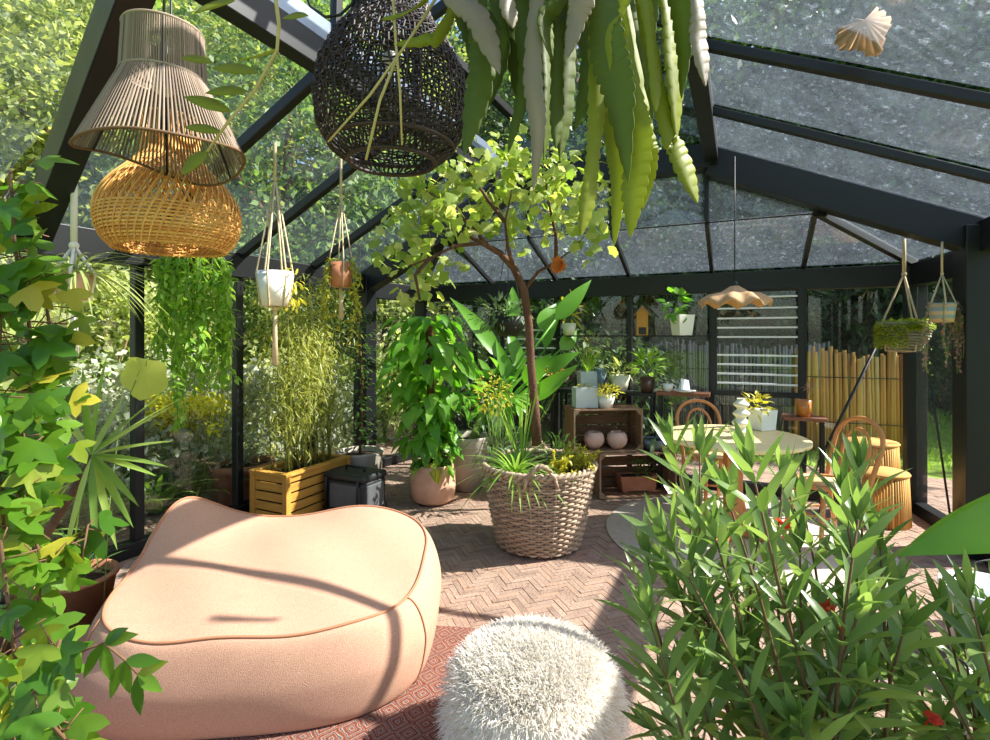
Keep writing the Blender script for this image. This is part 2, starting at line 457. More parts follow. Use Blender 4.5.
# bay roof
for a, g in ((BR, HR), (BL, HL)):
    pbar(ce, 'hip_rafter', B(a, TB, BZ), B(g, TG + .05, HZ), .05, .07)
pbar(ce, 'bay_head_rail', B(HL, TG + .07, HZ), B(HR, TG + .07, HZ), .012, .012)
for a in BP[1:6]:
    pbar(ce, 'bay_bar', B(a, TB, BZ), B(a, TG + .07, HZ if a < .54 else HZ - .01), .035, .05)
    if HL < a < HR: pbar(ce, 'gable_mullion', B(a, TG + .07, HZ), B(a, TG + .07, roof_z(a) - .06), .035, .035, up=B(0, 1))
for i in range(1, 5):
    a0, a1 = BP[i], BP[i + 1]
    pane(ce, [B(a0 + .02, TB, BZ + .03), B(a1 - .02, TB, BZ + .03), B(a1 - .02, TG + .08, HZ + .02), B(a0 + .02, TG + .08, HZ + .02)], RG)
    pane(ce, [B(a0 + .02, TG + .075, HZ + .02), B(a1 - .02, TG + .075, HZ + .02), B(a1 - .02, TG + .075, roof_z(a1) - .1), B(a0 + .02, TG + .075, roof_z(a0) - .1)], RG)
for sgn, a, h, g, b in ((1, BR, HR, AR, .53), (-1, BL, HL, AL, -2.65)):
    pane(ce, [B(b, TB, BZ + .03), B(a, TB, BZ + .03), B(h, TG + .08, HZ + .02)], RG)
    pane(ce, [B(a, TB, BZ + .03), B(g, TG + .08, BZ + .03), B(h, TG + .08, HZ + .02)], RG)

# ------------------------------------------------------------------ floor of herringbone clinkers
fl = MB(); BLk, BWd = .148, .037
c45 = math.sqrt(.5)
def hb(u, v):           # zigzag running across the room
    a, t = (u - v) * c45, (u + v) * c45
    return a, t
cells = []
for i in range(-120, 170):
    for j in range(-120, 170):
        k = (i - j) % 8
        if k == 0: cells.append((i, j, 4, 1))
        if k == 7: cells.append((i, j, 1, 4))
# horizontal clinkers start where i-j = 0 mod 8, upright ones where it is 7
def brick_ok(a, t):
    w = B(a, t)
    return -4.6 < a < 2.4 and 1.15 < t + .0 < 7.0 and w.y > 1.2
for i, j, nx, ny in cells:
    u0, v0 = i * BWd, j * BWd
    a, t = hb(u0 + nx * BWd / 2, v0 + ny * BWd / 2)
    if not brick_ok(a, t): continue
    g = .0015; h = .0 + U(-.0025, .0015)
    x0, x1, y0, y1 = u0 + g, u0 + nx * BWd - g, v0 + g, v0 + ny * BWd - g
    vs = []
    tilt = U(-.0015, .0015)
    for z in (-.03, h):
        for x, y in ((x0, y0), (x1, y0), (x1, y1), (x0, y1)):
            aa, tt = hb(x, y); vs.append(B(aa, tt, z + (tilt if x == x0 and z > -.02 else 0)))
    fl.add(vs, [(4, 5, 6, 7), (0, 1, 5, 4), (1, 2, 6, 5), (2, 3, 7, 6), (3, 0, 4, 7)])
floor = structure('floor')
fl.build('clinker_paving', M['brick'], floor, False)
g = MB(); g.add([B(-4.6, -1.2, -.006), B(2.4, -1.2, -.006), B(2.4, 7, -.006), B(-4.6, 7, -.006), B(-4.6, -1.2, -.06), B(2.4, -1.2, -.06), B(2.4, 7, -.06), B(-4.6, 7, -.06)],
                [(0, 1, 2, 3), (7, 6, 5, 4), (0, 4, 5, 1), (1, 5, 6, 2), (2, 6, 7, 3), (3, 7, 4, 0)])
g.build('joint_bed', M['grout'], floor, False)
lw = MB(); lw.box((0, 20, -.16), (60, 60, .1)); lawn = lw.build('lawn', M['grass_ground'], None, False); lawn['kind'] = 'structure'
gr = MB()
for _ in range(9000):
    if _ < 6500: p = V((U(1.8, 9), U(6, 13), -.06))
    else: p = B(U(-9, -4.7), U(0, 7), -.06)
    d = V((U(-.5, .5), U(-.5, .5), 1)).normalized()
    gr.quad_leaf(p, d, perp(d)[0], U(.08, .17), .014)
tag(gr.build('grass', leafmat('grass_blades', ['#7ea62f', '#97bd40', '#6b9228'], .45, .5)), 'bright green lawn grass outside the glass walls', 'grass', None, 'stuff')

# ------------------------------------------------------------------ outside planting
def ball(r):
    while True:
        p = V((U(-1, 1), U(-1, 1), U(-1, 1)))
        if p.length <= 1: return p * r
def make_tree(name, label, cat, group, mat, H, R, base, n, ls, trunk=True, clumps=150, tr=.16):
    t = thing(name, label, cat, (0, 0, -.06), 0, group)
    f = MB(); cz = base + (H - base) / 2
    cs = []
    for _ in range(clumps):
        q = ball(1.0)
        q = q.normalized() * (q.length ** .5)
        cs.append(V((q.x * R, q.y * R, cz + q.z * (H - base) / 2)))
    per = n // clumps
    for c in cs:
        cr = R * U(.22, .4)
        for _ in range(per):
            p = c + ball(cr)
            if p.z < .05: p.z = U(.05, .4)
            d = (ball(1) + V((0, 0, -.2)) + (p - V((0, 0, cz))) * (.35 / R)).normalized()
            f.quad_leaf(p, d, (ball(1) + UP * .8).normalized(), ls * U(.6, 1.3), ls * U(.45, .7))
    f.build('crown' if trunk else 'foliage', mat, t)
    s = MB()
    if trunk:
        s.tube([(0, 0, 0), (.05, .03, base * .6), (0, .08, cz), (.1, 0, H * .85)], [tr, tr * .85, tr * .6, tr * .2], 8)
        s.build('trunk', M['bark'], t)
        for k in range(6):
            a = k * 1.05 + U(0, .4); b = MB(); z = cz * U(.55, .95)
            b.tube([(0, .05, z), (math.cos(a) * R * .45, math.sin(a) * R * .45, z + .6), (math.cos(a) * R * .85, math.sin(a) * R * .85, z + 1.1)], [tr * .5, tr * .3, tr * .1], 6)
            b.build('branch', M['bark'], t)
    else:
        for k in range(5):
            a = k * 1.3
            s.tube([(0, 0, 0), (math.cos(a) * R * .6, math.sin(a) * R * .6, H * .7)], [.03, .01], 5)
        s.build('stem', M['stem_brown'], t)
    return t
tb = make_tree('garden_tree', 'tall bright green tree at the edge of the photo beyond the left roof', 'tree', 'trees beyond the greenhouse', M['tree_bright'], 8, 2.4, 1.0, 30000, .115)
tm = make_tree('garden_tree', 'mid green tree beyond the left wall behind the trailing basket plant', 'tree', 'trees beyond the greenhouse', M['tree_mid'], 7.5, 2.3, .6, 30000, .12)
td = make_tree('garden_tree', 'dark green tree beyond the back wall behind the wicker basket tree', 'tree', 'trees beyond the greenhouse', M['tree_dark'], 6.5, 2.1, .2, 30000, .125)
tb.location = (-8.3, 7.0, -.06); tm.location = (-3.6, 9.0, -.06); td.location = (.9, 10.2, -.06)
for src, x, y, rz, sc, lab in [
    (tb, -5.9, 8.6, 1.1, 1.0, 'bright green tree seen above the rope lampshade through the left roof'),
    (tm, -9.8, 10.8, 2.0, 1.25, 'very tall tree at the far left rear of the garden, behind the bright one'),
    (tb, -1.9, 11.2, 3.0, .95, 'bright green tree beyond the left roof behind the black rattan lampshade'),
    (tm, -6.3, 13.2, .4, 1.4, 'tallest tree far back beyond the left roof, partly hidden'),
    (tb, -7.2, 4.4, 5.0, .8, 'small bright tree close outside the left wall behind the leafy climber'),
    (tm, -.6, 13.0, 4.1, 1.15, 'mid green tree far behind the left end of the back wall'),
    (td, 2.9, 11.4, 1.3, .95, 'dark tree beyond the back wall above the wooden crates'),
    (td, 4.8, 11.6, 2.2, 1.0, 'dark tree beyond the slatted shutter'),
    (td, 7.8, 12.0, 3.4, 1.35, 'dark tree standing behind the reed fence'),
    (td, 9.6, 11.2, 5.5, 1.5, 'tree beyond the right rear corner above the mossy hanging basket'),
    (td, 13.6, 10.6, .9, 1.9, 'dark tree at the right edge beyond the right roof glass'),
    (td, 6.2, 14.5, 2.9, 1.8, 'tall tree far back above the scalloped pendant lamp'),
    (td, 2.2, 14.5, 4.4, 1.8, 'tall dark tree far back, highest behind the middle of the back wall'),
    (tb, 14.5, 15.0, 4.0, 1.6, 'paler tall tree far back beyond the right roof glass'),
    (tm, 10.0, 16.0, 1.7, 1.9, 'tallest tree beyond the right roof, behind the paler ones')]:
    dup(src, (x, y, -.06), rz, sc, lab)

sg = make_tree('grey_shrub', 'grey-leaved shrub outside the left wall behind the wooden planter', 'shrub', 'grey shrubs along the left wall', M['leaf_grey'], 1.15, .75, 0, 3200, .075, False, 45)
sm = make_tree('green_shrub', 'tall light green shrub outside the left wall beside the trailing plant', 'shrub', 'green shrubs outside', M['tree_bright'], 2.3, .95, .1, 3600, .10, False, 50)
sg.location = tuple(B(-4.9, 3.55, -.06)); sm.location = tuple(B(-6.6, 3.3, -.06))
for t, a, sc, lab in [(2.5, -4.9, .9, 'grey-leaved shrub outside the left wall left of the slim black post'),
                      (1.6, -4.8, .85, 'grey-leaved shrub outside the left wall behind the spiky palm leaves'),
                      (3.0, -5.1, 1.15, 'grey-leaved shrub outside the left wall behind the yellow flowers'),
                      (4.7, -4.8, 1.05, 'grey-leaved shrub outside the left wall behind the bamboo')]:
    dup(sg, B(a, t, -.06), t * 2, sc, lab)
for t, a, sc, lab in [(1.9, -6.4, 1.05, 'tall light green shrub outside behind the macrame spider plant'),
                      (5.0, -6.2, 1.0, 'tall light green shrub outside behind the bamboo'),
                      (6.6, -4.6, 1.0, 'light green shrub outside the far left corner post')]:
    dup(sm, B(a, t, -.06), t * 3, sc, lab)
sd = make_tree('dark_shrub', 'dark shrub outside the back wall behind the wooden crates', 'shrub', 'dark shrubs behind the back wall', M['tree_dark'], 1.7, .9, .0, 3200, .10, False, 45)
sd.location = (1.6, 7.6, -.06)
dup(sd, (-.3, 8.2, -.06), 1, 1.1, 'dark shrub outside the back wall behind the banana plant')
dup(sd, (2.2, 8.6, -.06), 2, .9, 'dark shrub outside the back wall left of the grey cane fence')

# yellow flowers and strappy clumps in the bed
t = thing('yellow_flower_clump', 'clump of bright yellow flowers outside the left wall below the trailing plant', 'flowers', B(-4.39, 3.03, -.06))
f = MB(); s = MB()
for k in range(44):
    g_ = random.Random(k); x, y = g_.gauss(0, .15), g_.gauss(0, .15); h = U(.78, 1.02)
    s.tube([(x * .4, y * .4, 0), (x * .8, y * .8, h * .7), (x, y, h)], .004, 4)
    for j in range(34): f.quad_leaf(V((x, y, h)) + ball(.075), ball(1).normalized(), UP, .045, .035)
f.build('blossoms', M['flower_yellow'], t); s.build('stem', M['stem_green'], t)
def strap_clump(t, c, n, L, W, mat, name='foliage', droop=.5, lean=.9, segs=6, kind=2):
    m = MB(); c = V(c)
    for _ in range(n):
        a = U(0, 2 * PI); e = U(.25, lean)
        d = V((math.cos(a) * e, math.sin(a) * e, 1)).normalized()
        sd = d.cross(V((math.cos(a), math.sin(a), 0))).normalized() if e > 0 else V((1, 0, 0))
        n_ = sd.cross(d).normalized()
        if n_.z < 0: n_ = -n_
        l = L * U(.65, 1.1)
        m.leaf(c + V((math.cos(a), math.sin(a), 0)) * U(0, .04), d, n_, l, W * U(.8, 1.1), droop * U(.5, 1.2), segs, kind, .2)
    return m.build(name, mat, t)
agap = thing('strappy_lily_clump', 'dark strappy clump outside the left wall by the slim post', 'plant', B(-4.46, 2.8, 0), 0, 'strappy clumps along the left wall')
strap_clump(agap, (0, 0, 0), 110, .74, .045, M['leaf_strap'])
for t_, lab in [(2.3, 'dark strappy clump outside behind the beanbag, left of the slim post'), (1.85, 'dark strappy clump outside the left wall by the spiky palm'), (3.25, 'dark strappy clump outside beside the round clay tub')]:
    dup(agap, B(-4.46, t_, 0), t_ * 5, U(.85, 1.1), lab)
t = thing('round_tub', 'wide round clay tub outside the left wall beside the yellow planter', 'pot', B(-4.13, 3.38, 0))
m = MB(); m.lathe([(.01, 0), (.2, 0), (.26, .3), (.28, .3), (.28, .35), (.25, .35), (.24, .3)]); m.build('tub', M['terracotta_dark'], t)
m = MB(); m.disc((0, 0, .3), .25, dome=.02); m.build('soil', M['soil'], t)
strap_clump(t, (0, 0, .3), 26, .3, .02, M['leaf_grey'])

# reed fences beyond the back wall
def fence(label, P0, P1, N, r0, r1, mat, hh):
    c = (P0 + P1) / 2; t = thing('reed_fence', label, 'fence', (c.x, c.y, 0), 0); m = MB()
    for i in range(N):
        u = (i + .5) / N; p = P0.lerp(P1, u); h = hh + .05 * math.sin(u * 7) + U(-.05, .05)
        k = U(r0, r1); a, b = U(-.03, .03), U(-.01, .01)
        m.tube([p + V((b, 0, -.06)), p + V((b + a * .5, .0, h * .5)), p + V((b + a, U(-.015, .015), h))], [k, k * .96, k * .85], 6)
    m.build('reed_panel', mat, t, True, True)
    for z in (.35, .95):
        m = MB(); m.tube([P0 + V((0, -.05, z)), P1 + V((0, -.05, z))], .006, 5); m.build('tie_wire', M['dark_iron'], t, True, True)
    for u in (.03, .5, .97):
        m = MB(); p = P0.lerp(P1, u); m.box(p + V((.02, .09, .6)), (.035, .035, .66)); m.build('post', M['stem_brown'], t, False, True)
fence('yellow bamboo cane screen fence standing on the lawn right of the shutter', V((4.12, 7.22, 0)), V((5.28, 6.72, 0)), 34, .020, .030, M['reed'], 1.28)
fence('grey cane fence behind the slatted shutter, with shade put into its colour', V((2.3, 9.1, 0)), V((5.4, 8.5, 0)), 95, .013, .019, M['reed_shaded'], 1.36)
# drum tables
def drum(loc, r, h, label):
    t = thing('bamboo_drum_table', label, 'side table', loc, 0, 'bamboo drum tables')
    m = MB()
    for i in range(60):
        a = 2 * PI * i / 60
        m.tube([(r * 1.02 * math.cos(a), r * 1.02 * math.sin(a), 0), (r * .93 * math.cos(a), r * .93 * math.sin(a), h)], r * .05, 5)
    m.build('drum', M['reed'], t)
    m = MB(); m.lathe([(.001, h + .012), (r, h + .012), (r * 1.04, h), (r, h - .012), (.001, h - .012)], n=32); m.build('top', M['reed'], t)
drum((3.9, 5.45, 0), .24, .40, 'round bamboo drum table outside the glass below the reed fence')
drum((3.12, 4.25, 0), .19, .40, 'round bamboo drum table inside, beside the right bentwood chair')
# ------------------------------------------------------------------ lounge beanbag
def fabric(name, c1, c2):
    t = NT(name); n = t.noise(320, 2, .6); n2 = t.noise(5, 2)
    c = t.ramp(n, [(.35, c1), (.65, c2)])
    return t.done(t.bsdf(c, .95, 0, .15, t.math('ADD', n, t.math('MULTIPLY', n2, .6)), .35, .006))
M['peach'] = fabric('peach', '#b0856d', '#c79e86')
M['piping'] = plain('piping', '#a97659', .9, 0, .1)
bag = thing('beanbag_lounger', 'large peach fabric beanbag lounger with piped seams on the rug', 'beanbag', (-1.06, 2.50, .014), math.radians(4))
def bag_point(phi, v):
    """v 0 bottom centre .. 1 top centre"""
    ex = 3.2
    c, s = math.cos(phi), math.sin(phi)
    k = (abs(c) ** ex + abs(s) ** ex) ** (-1 / ex)
    ux, uy = c * k, s * k
    def H(x, y):
        h = .34 + .085 * (y + 1) / 2
        h += .22 * math.exp(-((x + .84) ** 2 + (y - .80) ** 2) / .13) + .065 * math.exp(-((x - .42) ** 2 + (y - .8) ** 2) / .25)
        h += .02 * math.exp(-((x - .1) ** 2 + (y + .3) ** 2) / .5)
        return h
    if v < .15: r, zf = .93 * v / .15, 0
    elif v < .6:
        u = (v - .15) / .45
        th = -PI / 2 + u * PI
        r = .93 + .07 * math.cos(th) ** .8 if abs(math.cos(th)) > 1e-9 else .93
        if u > .5: r = .90 + .10 * math.cos(th)
        zf = .5 + .5 * math.sin(th) * (.55 + .45 * abs(math.sin(th)))
    else:
        r, zf = .90 * (1 - (v - .6) / .4), 1
    x, y = ux * r, uy * r
    z = H(x, y) * zf
    if v >= .6: z += .03 * (1 - (r / .9) ** 2)
    # left end leans outwards, narrow folds on the left side
    z += .006 * math.sin(x * 9 + y * 5) * zf
    wr = .016 * math.sin(z * 62 + y * 3) * max(0, -ux - .6) * (1 if uy < .5 else 0) * max(0, math.sin(PI * min(1, max(0, (v - .2) / .4))))
    if x < 0: x *= 1 - .21 * min(1, zf * 1.3) ** 2 * (.5 - .5 * y)
    return V((x * (.79 + .03 * y) + wr, y * .60 + .05 * x * (1 if y > 0 else .5), z))
def ring_surface(f, n, m, top=True):
    q = MB(); vs = []
    for j in range(m + 1):
        for i in range(n): vs.append(f(2 * PI * i / n, max(1e-4, min(j / m, .9995))))
    fs = []
    for j in range(m):
        for i in range(n):
            k = (i + 1) % n; fs.append((j * n + i, j * n + k, (j + 1) * n + k, (j + 1) * n + i))
    q.add(vs, fs); return q
ring_surface(bag_point, 120, 60).build('body', M['peach'], bag)
m = MB(); m.tube([bag_point(2 * PI * i / 140, .595) + V((0, 0, .002)) for i in range(140)], .0065, 7, True)
m.build('piping', M['piping'], bag)
for ph in (-.55, PI + .62):
    m = MB(); m.tube([bag_point(ph + .05 * math.sin(v * 3), .17 + .42 * v) * 1.0 + V((math.cos(ph), math.sin(ph), 0)) * .002 for v in [k / 20 for k in range(21)]], .0045, 6)
    m.build('side_seam', M['piping'], bag)

# ------------------------------------------------------------------ rug, pouf, round mat
def kelim():
    t = NT('kelim'); tc = t.n('ShaderNodeTexCoord'); sx = t.n('ShaderNodeSeparateXYZ'); t.l(tc.outputs['Object'], sx.inputs[0])
    X, Y = sx.outputs[0], sx.outputs[1]
    def tri(a, s): return t.math('PINGPONG', t.math('MULTIPLY_ADD', t.noise(25, 2), .35, t.math('MULTIPLY', a, s * 2.6)), 1.0)
    d = t.math('ADD', tri(X, 7), tri(Y, 7))
    c = t.ramp(t.math('FRACT', t.math('MULTIPLY', d, 1.9)), [(0, '#5a2a20'), (.22, '#8d3b29'), (.4, '#a8957c'), (.5, '#2f3f55'), (.72, '#a4583a'), (.9, '#3a2620')], 'CONSTANT')
    c2 = t.ramp(t.math('FRACT', t.math('MULTIPLY', Y, 5.5)), [(0, '#93402d'), (.35, '#b3a48e'), (.5, '#3c4d60'), (.7, '#6a2f24')], 'CONSTANT')
    c = t.mixc(t.math('GREATER_THAN', t.math('ABSOLUTE', X), .82), c, c2)
    c = t.mixc(t.math('MULTIPLY', t.noise(60, 4), .35), c, '#9c8b7a')
    return t.done(t.bsdf(c, .95, 0, .1, t.noise(220, 2), .5))
rug = MB(); rug.box((0, 0, .006), (1.1, .72, .006))
o = rug.build('kelim_rug', kelim(), None, False); o.location = (-.86, 2.03, .002); o.rotation_euler = (0, 0, math.radians(-6))
tag(o, 'patterned red and blue woven rug under the beanbag and pouf', 'rug')
pf = thing('fluffy_pouf', 'white fluffy round pouf standing in front', 'pouf', (.135, 1.86, .014))
prof = [(.001, 0), (.27, 0), (.295, .04), (.305, .12), (.30, .22), (.28, .29), (.23, .335), (.15, .36), (.07, .37), (.001, .372)]
m = MB(); m.lathe(prof, n=40); m.build('cushion', plain('pouf_base', '#cfc4b4', .95), pf)
m = MB()
for _ in range(26000):
    u = rnd.random() ** .8; 
    s_ = u * (len(prof) - 2) + 1
    if rnd.random() < .45: s_ = 5 + rnd.random() * 3.99
    i = min(int(s_), len(prof) - 2); fr = s_ - i
    r = prof[i][0] * (1 - fr) + prof[i + 1][0] * fr; z = prof[i][1] * (1 - fr) + prof[i + 1][1] * fr
    if rnd.random() < .34: r = .24 * math.sqrt(rnd.random()); z = .372 - .035 * (r / .23) ** 2.2; i = 6 if r > .15 else 8
    a = U(0, 2 * PI); dr, dz = prof[i + 1][0] - prof[i][0], prof[i + 1][1] - prof[i][1]
    nn = V((math.cos(a) * dz, math.sin(a) * dz, -dr)).normalized()
    p = V((r * math.cos(a), r * math.sin(a), z))
    q = .034 + U(0, .026); tng = ball(1.1)
    d = (nn + tng * .75 + V((0, 0, -.15))).normalized(); sd = perp(d)[0] * .0016
    mid = p + d * q * .55; tip = p + d * q + V((0, 0, -.012)) + ball(.006)
    m.add([p - sd, p + sd, mid + sd * .8, mid - sd * .8, tip], [(0, 1, 2, 3), (3, 2, 4)])
fur = NT('fur'); cc = fur.ramp(fur.island(), [(0, '#e9e4da'), (.7, '#f3efe8'), (1, '#d9c9b2')])
tbs = fur.n('ShaderNodeBsdfTranslucent'); fur.l(cc, tbs.inputs[0])
fo = m.build('fur', fur.done(fur.mix(.35, fur.bsdf(cc, .8, 0, .2), tbs.outputs[0])), pf); fo['kind'] = 'stuff'
m = MB(); m.lathe([(.001, 0), (.97, 0), (.975, .004), (.97, .008), (.001, .008)], n=64)
o = m.build('round_mat', plain('jute', '#c6baac', .95, 0, .1, '#b4a798', 30, .4, 150)); o.location = (1.83, 3.95, .002)
tag(o, 'round grey beige mat under the dining table', 'rug')

# ------------------------------------------------------------------ generic pots
def pot(t, prof, mat, soil_z=None, soil_r=None, n=32, name='pot', **k):
    m = MB(); m.lathe(prof, n=n, **k); o = m.build(name, mat, t)
    if soil_z is not None:
        m = MB(); m.disc((0, 0, soil_z), soil_r, dome=.01); m.build('soil', M['soil'], o)
    return o
def simple_prof(r0, r1, h, lip=.0, th=.012):
    return [(.001, 0), (r0, 0), (r1, h - .02), (r1 + lip, h - .02), (r1 + lip, h), (r1 - th, h), (r1 - th * 1.5, h * .82)]
def bush(t, c, R, n, L, W, mat, name='foliage', kind=1, up=.5, bend=.3, segs=3, lobed=0, rz=1.0):
    m = MB(); c = V(c)
    for _ in range(n):
        q = ball(1); p = c + V((q.x * R, q.y * R, q.z * R * rz))
        d = (q * 1.2 + ball(.6) + UP * U(-.2, up)).normalized()
        nn = (UP + ball(.7)).normalized()
        if lobed: m.lobed(p, d, nn, L * U(.7, 1.15), lobed)
        else: m.leaf(p, d, nn, L * U(.6, 1.2), W * U(.7, 1.1), bend, segs, kind)
    return m.build(name, mat, t)
def stems(t, c, n, R, H, r=.004, mat=None, name='stem'):
    m = MB(); c = V(c)
    for _ in range(n):
        q = ball(1)
        m.tube([c + V((q.x * .02, q.y * .02, 0)), c + V((q.x * R * .5, q.y * R * .5, H * .5)), c + V((q.x * R, q.y * R, H * U(.7, 1)))], [r, r * .8, r * .4], 5)
    return m.build(name, mat or M['stem_green'], t)

# ------------------------------------------------------------------ wicker basket with the little tree
BX = V((.315, 3.80, .012)); bk = thing('wicker_basket', 'big round wicker basket planted with grasses and succulents', 'basket', BX)
def bk_r(z): return .285 + .115 * (z / .56) ** .8
m = MB(); NS = 42
for k in range(29):
    z = .016 + k * .0187; pts = []
    for i in range(NS * 4):
        a = 2 * PI * i / (NS * 4)
        off = .009 * math.cos(a * NS / 2 + PI * k) + U(-.0015, .0015)
        pts.append(V(((bk_r(z) + off) * math.cos(a), (bk_r(z) + off) * math.sin(a), z + U(-.002, .002))))
    m.tube(pts, .0088 + U(-.001, .001), 6, True)
m.build('woven_wall', M['wicker'], bk)
m = MB()
for i in range(NS):
    a = 2 * PI * (i + .0) / NS
    m.tube([V((bk_r(z) * math.cos(a), bk_r(z) * math.sin(a), z)) for z in (0, .15, .3, .45, .56)], .008, 5)
m.build('stakes', M['wicker'], bk)
for k in range(2):
    m = MB(); pts = []
    for i in range(160):
        a = 2 * PI * i / 160; w = a * 26 + PI * k
        pts.append(V(((bk_r(.56) + .014 * math.cos(w)) * math.cos(a), (bk_r(.56) + .014 * math.cos(w)) * math.sin(a), .568 + .014 * math.sin(w))))
    m.tube(pts, .013, 6, True); m.build('braided_rim', M['wicker'], bk)
for a0 in (-PI / 2 - .04, PI / 2 - .04):
    m = MB()
    for k in range(2):
        pts = []
        for i in range(33):
            u = i / 32; th = PI * u
            a = a0 - .25 + .5 * u; w = u * 22 + PI * k
            r = bk_r(.56) + .022 + .01 * math.cos(w); z = .50 + .145 * math.sin(th) ** .6 + .01 * math.sin(w)
            pts.append(V((r * math.cos(a), r * math.sin(a), z)))
        m.tube(pts, .011, 6)
    m.build('handle', M['wicker'], bk)
m = MB(); m.lathe([(.001, .01), (.27, .01), (.37, .50), (.36, .52)], n=36); m.build('liner', M['dark_iron'], bk)
m = MB(); m.disc((0, 0, .50), .365, dome=.04); m.build('soil', M['soil'], bk)
strap_clump(bk, (-.17, -.10, .5), 120, .42, .020, M['leaf_strap'], 'strappy_plant', .8, 1.6)
strap_clump(bk, (-.12, .10, .5), 26, .75, .012, M['leaf_strap'], 'tall_grass', .15, .3)
m = MB()
for _ in range(46):
    a = U(-1.7, 1.2); r0 = U(.1, .3); c = V((r0 * math.cos(a) + .06, r0 * math.sin(a), .53))
    tip = c + V((U(-.02, .16), U(-.12, .05), U(.03, .17)))
    m.tube([c, (c + tip) / 2 + V((0, 0, .02)), tip], .003, 4)
    for k in range(16):
        m.leaf(c.lerp(tip, .4 + .6 * k / 15), (ball(1) + UP * .3).normalized(), UP, .042, .018, .1, 3, 1)
m.build('yellow_succulent', M['leaf_yellow'], bk)
bush(bk, (.17, .12, .58), .15, 130, .09, .02, M['leaf_strap'], 'green_tuft', 0, 1.2)

Yt = 3.80
tree = thing('vine_tree', 'small tree with twisting brown trunk and pale yellow-green lobed leaves, in the wicker basket', 'tree', (BX.x + .0, BX.y, .5))
tp = [at(537, 445, Yt), at(535, 410, Yt), at(531, 365, Yt), at(529, 325, Yt), at(524, 290, Yt), at(514, 268, Yt), at(500, 253, Yt - .03), at(482, 243, Yt - .08), at(470, 237, Yt - .1)]
m = MB(); m.tube(tp, [.038, .034, .03, .029, .030, .028, .024, .018, .012], 10); m.build('trunk', M['bark'], tree, True, True)
brs = [[(525, 290, 0), (538, 272, .02), (556, 262, .05), (574, 248, .05), (592, 228, .0)], [(514, 268, 0), (508, 250, -.1), (505, 222, -.15), (512, 190, -.2)],
       [(490, 248, -.05), (470, 225, -.1), (450, 205, -.05), (425, 190, 0)], [(482, 243, -.08), (455, 246, -.2), (430, 258, -.25), (410, 266, -.3)],
       [(556, 262, .05), (556, 235, 0), (548, 200, -.1), (545, 172, -.15)], [(505, 222, -.15), (488, 200, -.1), (475, 180, 0), (460, 160, .1)],
       [(430, 258, -.25), (415, 275, -.25), (420, 300, -.3)]]
for b in brs:
    m = MB(); m.tube([at(x, y, Yt + d) for x, y, d in b], [.016, .012, .008, .005, .003][:len(b)], 7); m.build('branch', M['bark'], tree, True, True)
m = MB()
for cx, cy, n in [(420, 195, 20), (450, 180, 20), (480, 185, 22), (510, 172, 22), (540, 185, 22), (498, 212, 18), (560, 212, 18), (405, 262, 14), (428, 288, 12), (400, 235, 12), (590, 205, 14), (465, 162, 18),
                  (550, 158, 16), (455, 215, 18), (425, 225, 14), (575, 182, 16), (520, 150, 16), (598, 235, 8), (440, 265, 8), (535, 225, 12), (412, 215, 10), (500, 160, 12)]:
    c = at(cx, cy, Yt + U(-.3, .25))
    for _ in range(int(n * 2.2)):
        q = ball(.21); p = c + q
        d = (ball(1) + V((0, 0, -.5))).normalized()
        m.lobed(p, d, (V((.2, -.5, .8)) + ball(.8)).normalized(), U(.045, .09), 5, .24, .25)
m.build('foliage', M['leaf_vine'], tree, True, True)
for _ in range(26):
    m = MB(); c = at(U(400, 590), U(165, 240), Yt + U(-.25, .2)); pts = [c]; d = V((U(-1, 1), U(-1, 1), U(-.4, .4))).normalized()
    for k in range(5):
        d = (d + ball(.4) + V((0, 0, -.2))).normalized(); pts.append(pts[-1] + d * .06)
    m.tube(pts, .002, 4)
    m.build('tendril', M['leaf_yellow'], tree, True, True)
m = MB(); c = at(560, 262, Yt - .1)
for _ in range(7): m.lobed(c + ball(.02), (ball(1) + V((0, 0, -1))).normalized(), ball(1).normalized(), .08, 5, .3, .5)
m.build('withered_leaves', leafmat('withered', ['#c97c34', '#b86a2a', '#d8944c'], .4, .7), tree, True, True)

# ------------------------------------------------------------------ terracotta pot, planter box and neighbours
t = thing('climbing_plant', 'leafy climber on a brown moss pole in a pale terracotta pot', 'potted plant', (-.56, 4.75, .012))
pot(t, [(.001, 0), (.15, 0), (.19, .03), (.205, .16), (.198, .32), (.19, .345), (.175, .34), (.17, .28)], M['terracotta'], .30, .175)
m = MB(); m.tube([(0, .02, .3), (-.02, .02, .8), (-.04, .02, 1.58)], .035, 10); m.build('moss_pole', M['moss_pole'], t)
m = MB()
for _ in range(360):
    z = U(.5, 1.68); r = (.40 if z > .85 else .22) * U(.25, 1); a = U(0, 2 * PI)
    if z > 1.5: r *= .8
    p = V((r * math.cos(a) - .04, r * math.sin(a), z))
    d = (V((math.cos(a), math.sin(a), -.5)) + ball(.5)).normalized()
    m.leaf(p, d, (UP + V((math.cos(a), math.sin(a), 0)) * .7 + ball(.4)).normalized(), U(.13, .24), U(.08, .13), .45, 5, 1, .15)
m.build('foliage', M['leaf_broad'], t)
bush(t, (0, -.04, .43), .19, 110, .13, .06, M['leaf_broad'], 'lower_leaves', 1, .2, .5, 4)
m = MB()
for _ in range(14): m.leaf(V((.03, -.17, .35)) + ball(.05), (V((0, -.3, -1)) + ball(.3)).normalized(), V((0, -1, .2)), .12, .07, .2, 4, 1)
m.build('yellowed_leaf', M['leaf_yellow'], t)

pb = thing('slatted_planter', 'yellow slatted wooden planter box holding tall bamboo', 'planter', (-1.64, 4.13, .012), ROT)
